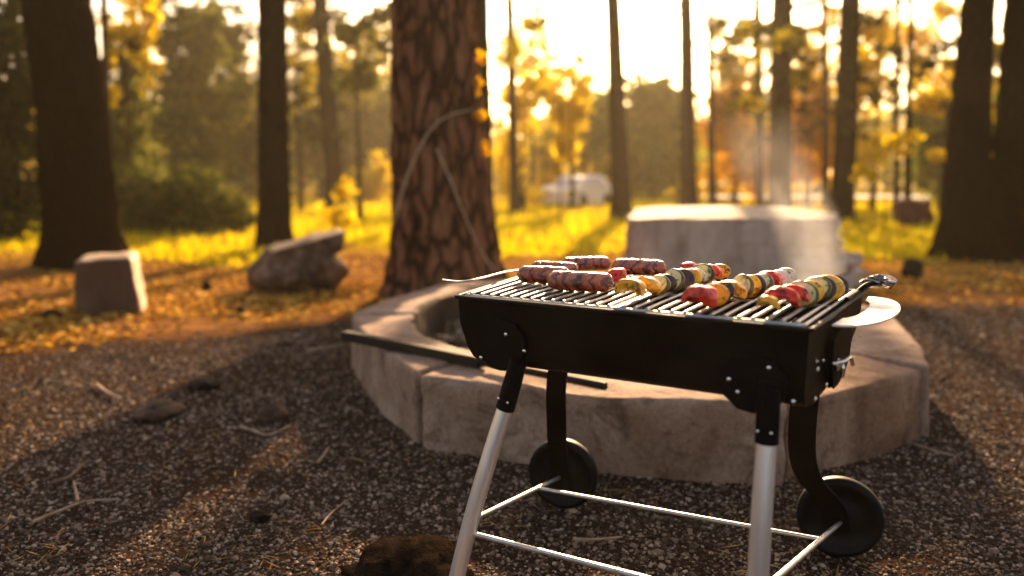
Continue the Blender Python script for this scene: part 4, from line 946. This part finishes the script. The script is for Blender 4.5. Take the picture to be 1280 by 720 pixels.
leafy(1010, 32, [(1015, 140, 34, 50), (1005, 200, 40, 44), (1030, 170, 26, 50)], 'leaf_orange', 3600, .18, 'orange tree right of the smoky trunk')
leafy(1000, 18, [(955, 60, 40, 14), (1000, 30, 30, 20), (935, 130, 30, 10), (1010, 90, 24, 12), (930, 38, 22, 8)], 'leaf_mix', 900, .10, 'sparse branches with drooping twigs above the smoke', 3)
leafy(1092, 26, [(1090, 110, 26, 50), (1085, 190, 24, 36), (1100, 60, 26, 40)], 'leaf_gold', 2300, .14, 'golden tree right of the dark leaning trunk')
leafy(1108, 16.5, [(1112, 182, 10, 8), (1140, 175, 16, 16), (1128, 190, 8, 7), (1085, 215, 14, 10)], 'leaf_gold', 500, .08, 'low sprays of big yellow leaves around the black sapling', 2)
leafy(1175, 30, [(1170, 175, 34, 50), (1180, 215, 40, 30), (1155, 140, 20, 20)], 'leaf_green', 3800, .17, 'green tree left of the right-hand trunk pair')
leafy(1180, 24, [(1175, 120, 30, 18), (1165, 195, 24, 8), (1185, 80, 18, 12)], 'leaf_gold', 1100, .13, 'yellow branches in front of the green tree at the right')
leafy(1250, 22, [(1250, 70, 20, 40), (1255, 150, 24, 50), (1250, 220, 30, 40)], 'leaf_mix', 2600, .13, 'mottled tree seen between the two right-hand trunks')
leafy(700, 15, [(660, 40, 24, 10), (690, 70, 18, 14), (722, 30, 16, 14), (665, 100, 14, 10), (745, 70, 12, 10), (640, 75, 20, 24), (680, 15, 22, 14), (710, 105, 20, 14), (730, 60, 10, 24)], 'leaf_mix', 800, .06, 'sparse hanging sprigs against the bright sky right of the big pine', 2)
leafy(1320, 14, [(1330, 120, 60, 90), (1330, 240, 60, 60)], 'leaf_dark', 5000, .1, 'dark tree beyond the right edge of the photo')
leafy(665, 42, [(660, 60, 30, 30), (690, 95, 34, 22), (635, 90, 20, 40), (655, 20, 22, 16), (720, 85, 22, 18)], 'leaf_gold', 1500, .2, 'airy yellow tree crown high above the white car', 6, spread=.3)
leafy(925, 44, [(915, 75, 30, 26), (900, 40, 18, 16), (940, 40, 26, 20), (925, 110, 34, 20)], 'leaf_mix', 1700, .22, 'airy mottled tree crown high left of the smoky trunk', 6, spread=.3)
leafy(1160, 46, [(1150, 60, 30, 30), (1100, 40, 30, 26), (1180, 95, 30, 26), (1165, 20, 26, 16)], 'leaf_gold', 2000, .22, 'airy golden tree crown high left of the right-hand trunk pair', 6, spread=.3)
leafy(1020, 40, [(1020, 70, 30, 30), (1000, 95, 24, 22), (1035, 30, 20, 18)], 'leaf_gold', 1300, .2, 'airy golden tree crown between the smoky trunk and the leaning one', 6, spread=.3)
leafy(460, 44, [(455, 70, 34, 30), (470, 25, 20, 22), (440, 120, 30, 20)], 'leaf_mix', 1600, .22, 'airy tree crown high left of the big pine', 6, spread=.3)
# distant wood as one mass
blobs = []
for k in range(64):
    az = R(-46 + 92 * (k + random.random()) / 64); D_ = random.uniform(62, 95); pxk = 640 + 1000 * math.tan(az)
    e = 6.5 if 600 < pxk < 900 else (7.6 if pxk >= 900 else 9.5)
    h = D_ * math.tan(R(e)) * random.uniform(.72, 1.0); blobs.append(((D_ * math.tan(az), D_, h * .5), (random.uniform(2.6, 4.6), 3, h * .5)))
ob = cloud('distant_wood', M['leaf_mix'], None, blobs, 52000, .5, 1.4, 40, .22); tag(ob, kind='stuff')

# ------------------------------------------------------------------ white car
def car():
    D_ = 28; c = P(722, 270, D_); g = gh(c.x, D_); root = empty('parked_car', (c.x, D_, g)); tag(root, 'white parked car beyond the golden grass between two trunks', 'car')
    rz = Matrix.Rotation(R(60), 3, 'Z'); base = Vector((c.x, D_, g)); T = lambda x, y, z: base + rz @ Vector((x, y, z)) * .80 - UP * .1; L, W = 1.95, .82
    prof_ = [(-L, .35), (-L, .75), (-L * .93, .92), (-.95 * 1, .98), (-.35, 1.0), (L * .9, .98), (L, .80), (L, .35), (1.45, .25), (-1.45, .25)]
    cab = [(-1.05, .97), (-.45, 1.40), (.75, 1.45), (1.55, 1.38), (1.78, .97)]
    for nm, pf, w_, m in (('body', prof_, W, M['car_white']), ('cabin', cab, W * .86, M['car_white'])):
        mb = MB(); n = len(pf); vs_ = [T(x, -w_ * (1 if z < 1.2 else .84), z) for x, z in pf] + [T(x, w_ * (1 if z < 1.2 else .84), z) for x, z in pf]
        mb.add(vs_, [tuple(range(n)), tuple(reversed(range(n, 2 * n)))] + [(i, (i + 1) % n, n + (i + 1) % n, n + i) for i in range(n)], 0, False); mb.build(nm, m, root, bevel=.05)
    for sgn in (-1, 1):
        for (x0, x1) in ((-.72, .12), (.2, 1.3)):
            y0 = W * .86 * sgn * 1.01; y1 = W * .74 * sgn * 1.01; mb = MB(); q = [T(x0, y0, 1.02), T(x1, y0, 1.02), T(x1 - .1, y1, 1.34), T(x0 + (.3 if x0 < 0 else 0), y1, 1.34)]
            off = rz @ Vector((0, .02 * sgn, 0)); mb.add([p + off for p in q] + [p - off for p in q], [(0, 1, 2, 3), (7, 6, 5, 4), (0, 4, 5, 1), (1, 5, 6, 2), (2, 6, 7, 3), (3, 7, 4, 0)], 0, False); mb.build('side_window', M['car_glass'], root)
    for (xa, za, xb_, zb, nm) in ((-1.03, 1.0, -.52, 1.36, 'windscreen'), (1.76, 1.0, 1.6, 1.34, 'rear_window')):
        mb = MB(); sx = -.03 if xa < 0 else .03; q = [T(xa + sx, -.6, za), T(xa + sx, .6, za), T(xb_ + sx, .52, zb), T(xb_ + sx, -.52, zb)]; off = rz @ Vector((sx * .5, 0, .01))
        mb.add([p + off for p in q] + [p - off for p in q], [(0, 1, 2, 3), (7, 6, 5, 4), (0, 4, 5, 1), (1, 5, 6, 2), (2, 6, 7, 3), (3, 7, 4, 0)], 0, False); mb.build(nm, M['car_glass'], root)
    ay = rz @ Vector((0, 1, 0))
    for x in (-1.25, 1.25):
        for sgn in (-1, 1):
            wv = MB().disc(T(x, W * .93 * sgn, .31), ay, .31, .2, 24).build('wheel', M['rubber'], root); MB().disc(T(x, W * 1.02 * sgn, .31), ay, .19, .06, 18).build('rim', M['alu'], wv)
    for sgn in (-1, 1):
        MB().box(T(-L - .01, .58 * sgn, .7), rz @ Vector((.03, 0, 0)), rz @ Vector((0, .18, 0)), UP * .09).build('headlight', M['chrome'], root, bevel=.01)
        MB().box(T(L + .005, .62 * sgn, .78), rz @ Vector((.03, 0, 0)), rz @ Vector((0, .12, 0)), UP * .1).build('tail_light', M['lamp_red'], root, bevel=.01)
    MB().box(T(-L - .03, 0, .42), rz @ Vector((.05, 0, 0)), rz @ Vector((0, .8, 0)), UP * .1).build('bumper', M['car_white'], root, bevel=.02)
car()

# ------------------------------------------------------------------ smoke
mb = MB(); zz = [.665, .70, .76, .85, .95, 1.05, 1.14, 1.2]
mb.tube([Vector((.705 - .25 * (z - .68), 1.9 + .25 * (z - .68), z)) for z in zz], [.09, .10, .11, .12, .13, .145, .14, .06], 28, cap=True)
sm = mb.build('smoke', volmat('smoke_volume', 1, (.95, .95, .96), .3)[0]); tag(sm, kind='stuff')
bm = bmesh.new(); bm.from_mesh(sm.data); bmesh.ops.remove_doubles(bm, verts=bm.verts, dist=1e-5); bmesh.ops.recalc_face_normals(bm, faces=bm.faces); bm.to_mesh(sm.data); bm.free()
nt = sm.data.materials[0].node_tree; v = [n for n in nt.nodes if n.type == 'PRINCIPLED_VOLUME'][0]
tc = nt.nodes.new("ShaderNodeTexCoord"); sp = nt.nodes.new("ShaderNodeSeparateXYZ"); lk(nt, tc.outputs['Object'], sp.inputs[0]); z = sp.outputs[2]
zr = mth('SUBTRACT', z, .68); wob = mth('MULTIPLY', mth('SINE', mth('MULTIPLY', zr, 17.0)), .018)
dx = mth('SUBTRACT', sp.outputs[0], mth('ADD', mth('MULTIPLY_ADD', zr, -.28, .725), wob)); dy = mth('SUBTRACT', sp.outputs[1], mth('MULTIPLY_ADD', zr, .25, 1.9))
d2 = mth('ADD', mth('MULTIPLY', dx, dx), mth('MULTIPLY', dy, dy)); Rr = mth('MULTIPLY_ADD', zr, .10, .085)
fo = mth('MAXIMUM', mth('SUBTRACT', 1.0, mth('DIVIDE', d2, mth('MULTIPLY', Rr, Rr))), 0.0); fo = mth('POWER', fo, 1.3)
mp = nt.nodes.new("ShaderNodeMapping"); mp.inputs['Scale'].default_value = (1, 1, .45); lk(nt, tc.outputs['Object'], mp.inputs[0])
n1 = noise_n(nt, mp.outputs[0], 11, 4, .55, .6); mr = nt.nodes.new("ShaderNodeMapRange"); mr.inputs[1].default_value = .40; mr.inputs[2].default_value = .68; lk(nt, n1.outputs['Fac'], mr.inputs[0])
vf = nt.nodes.new("ShaderNodeMapRange"); vf.inputs[1].default_value = 1.08; vf.inputs[2].default_value = .72; lk(nt, z, vf.inputs[0])
lk(nt, mth('MULTIPLY', mth('MULTIPLY', fo, mr.outputs[0]), mth('MULTIPLY', vf.outputs[0], 4.2)), v.inputs['Density'])
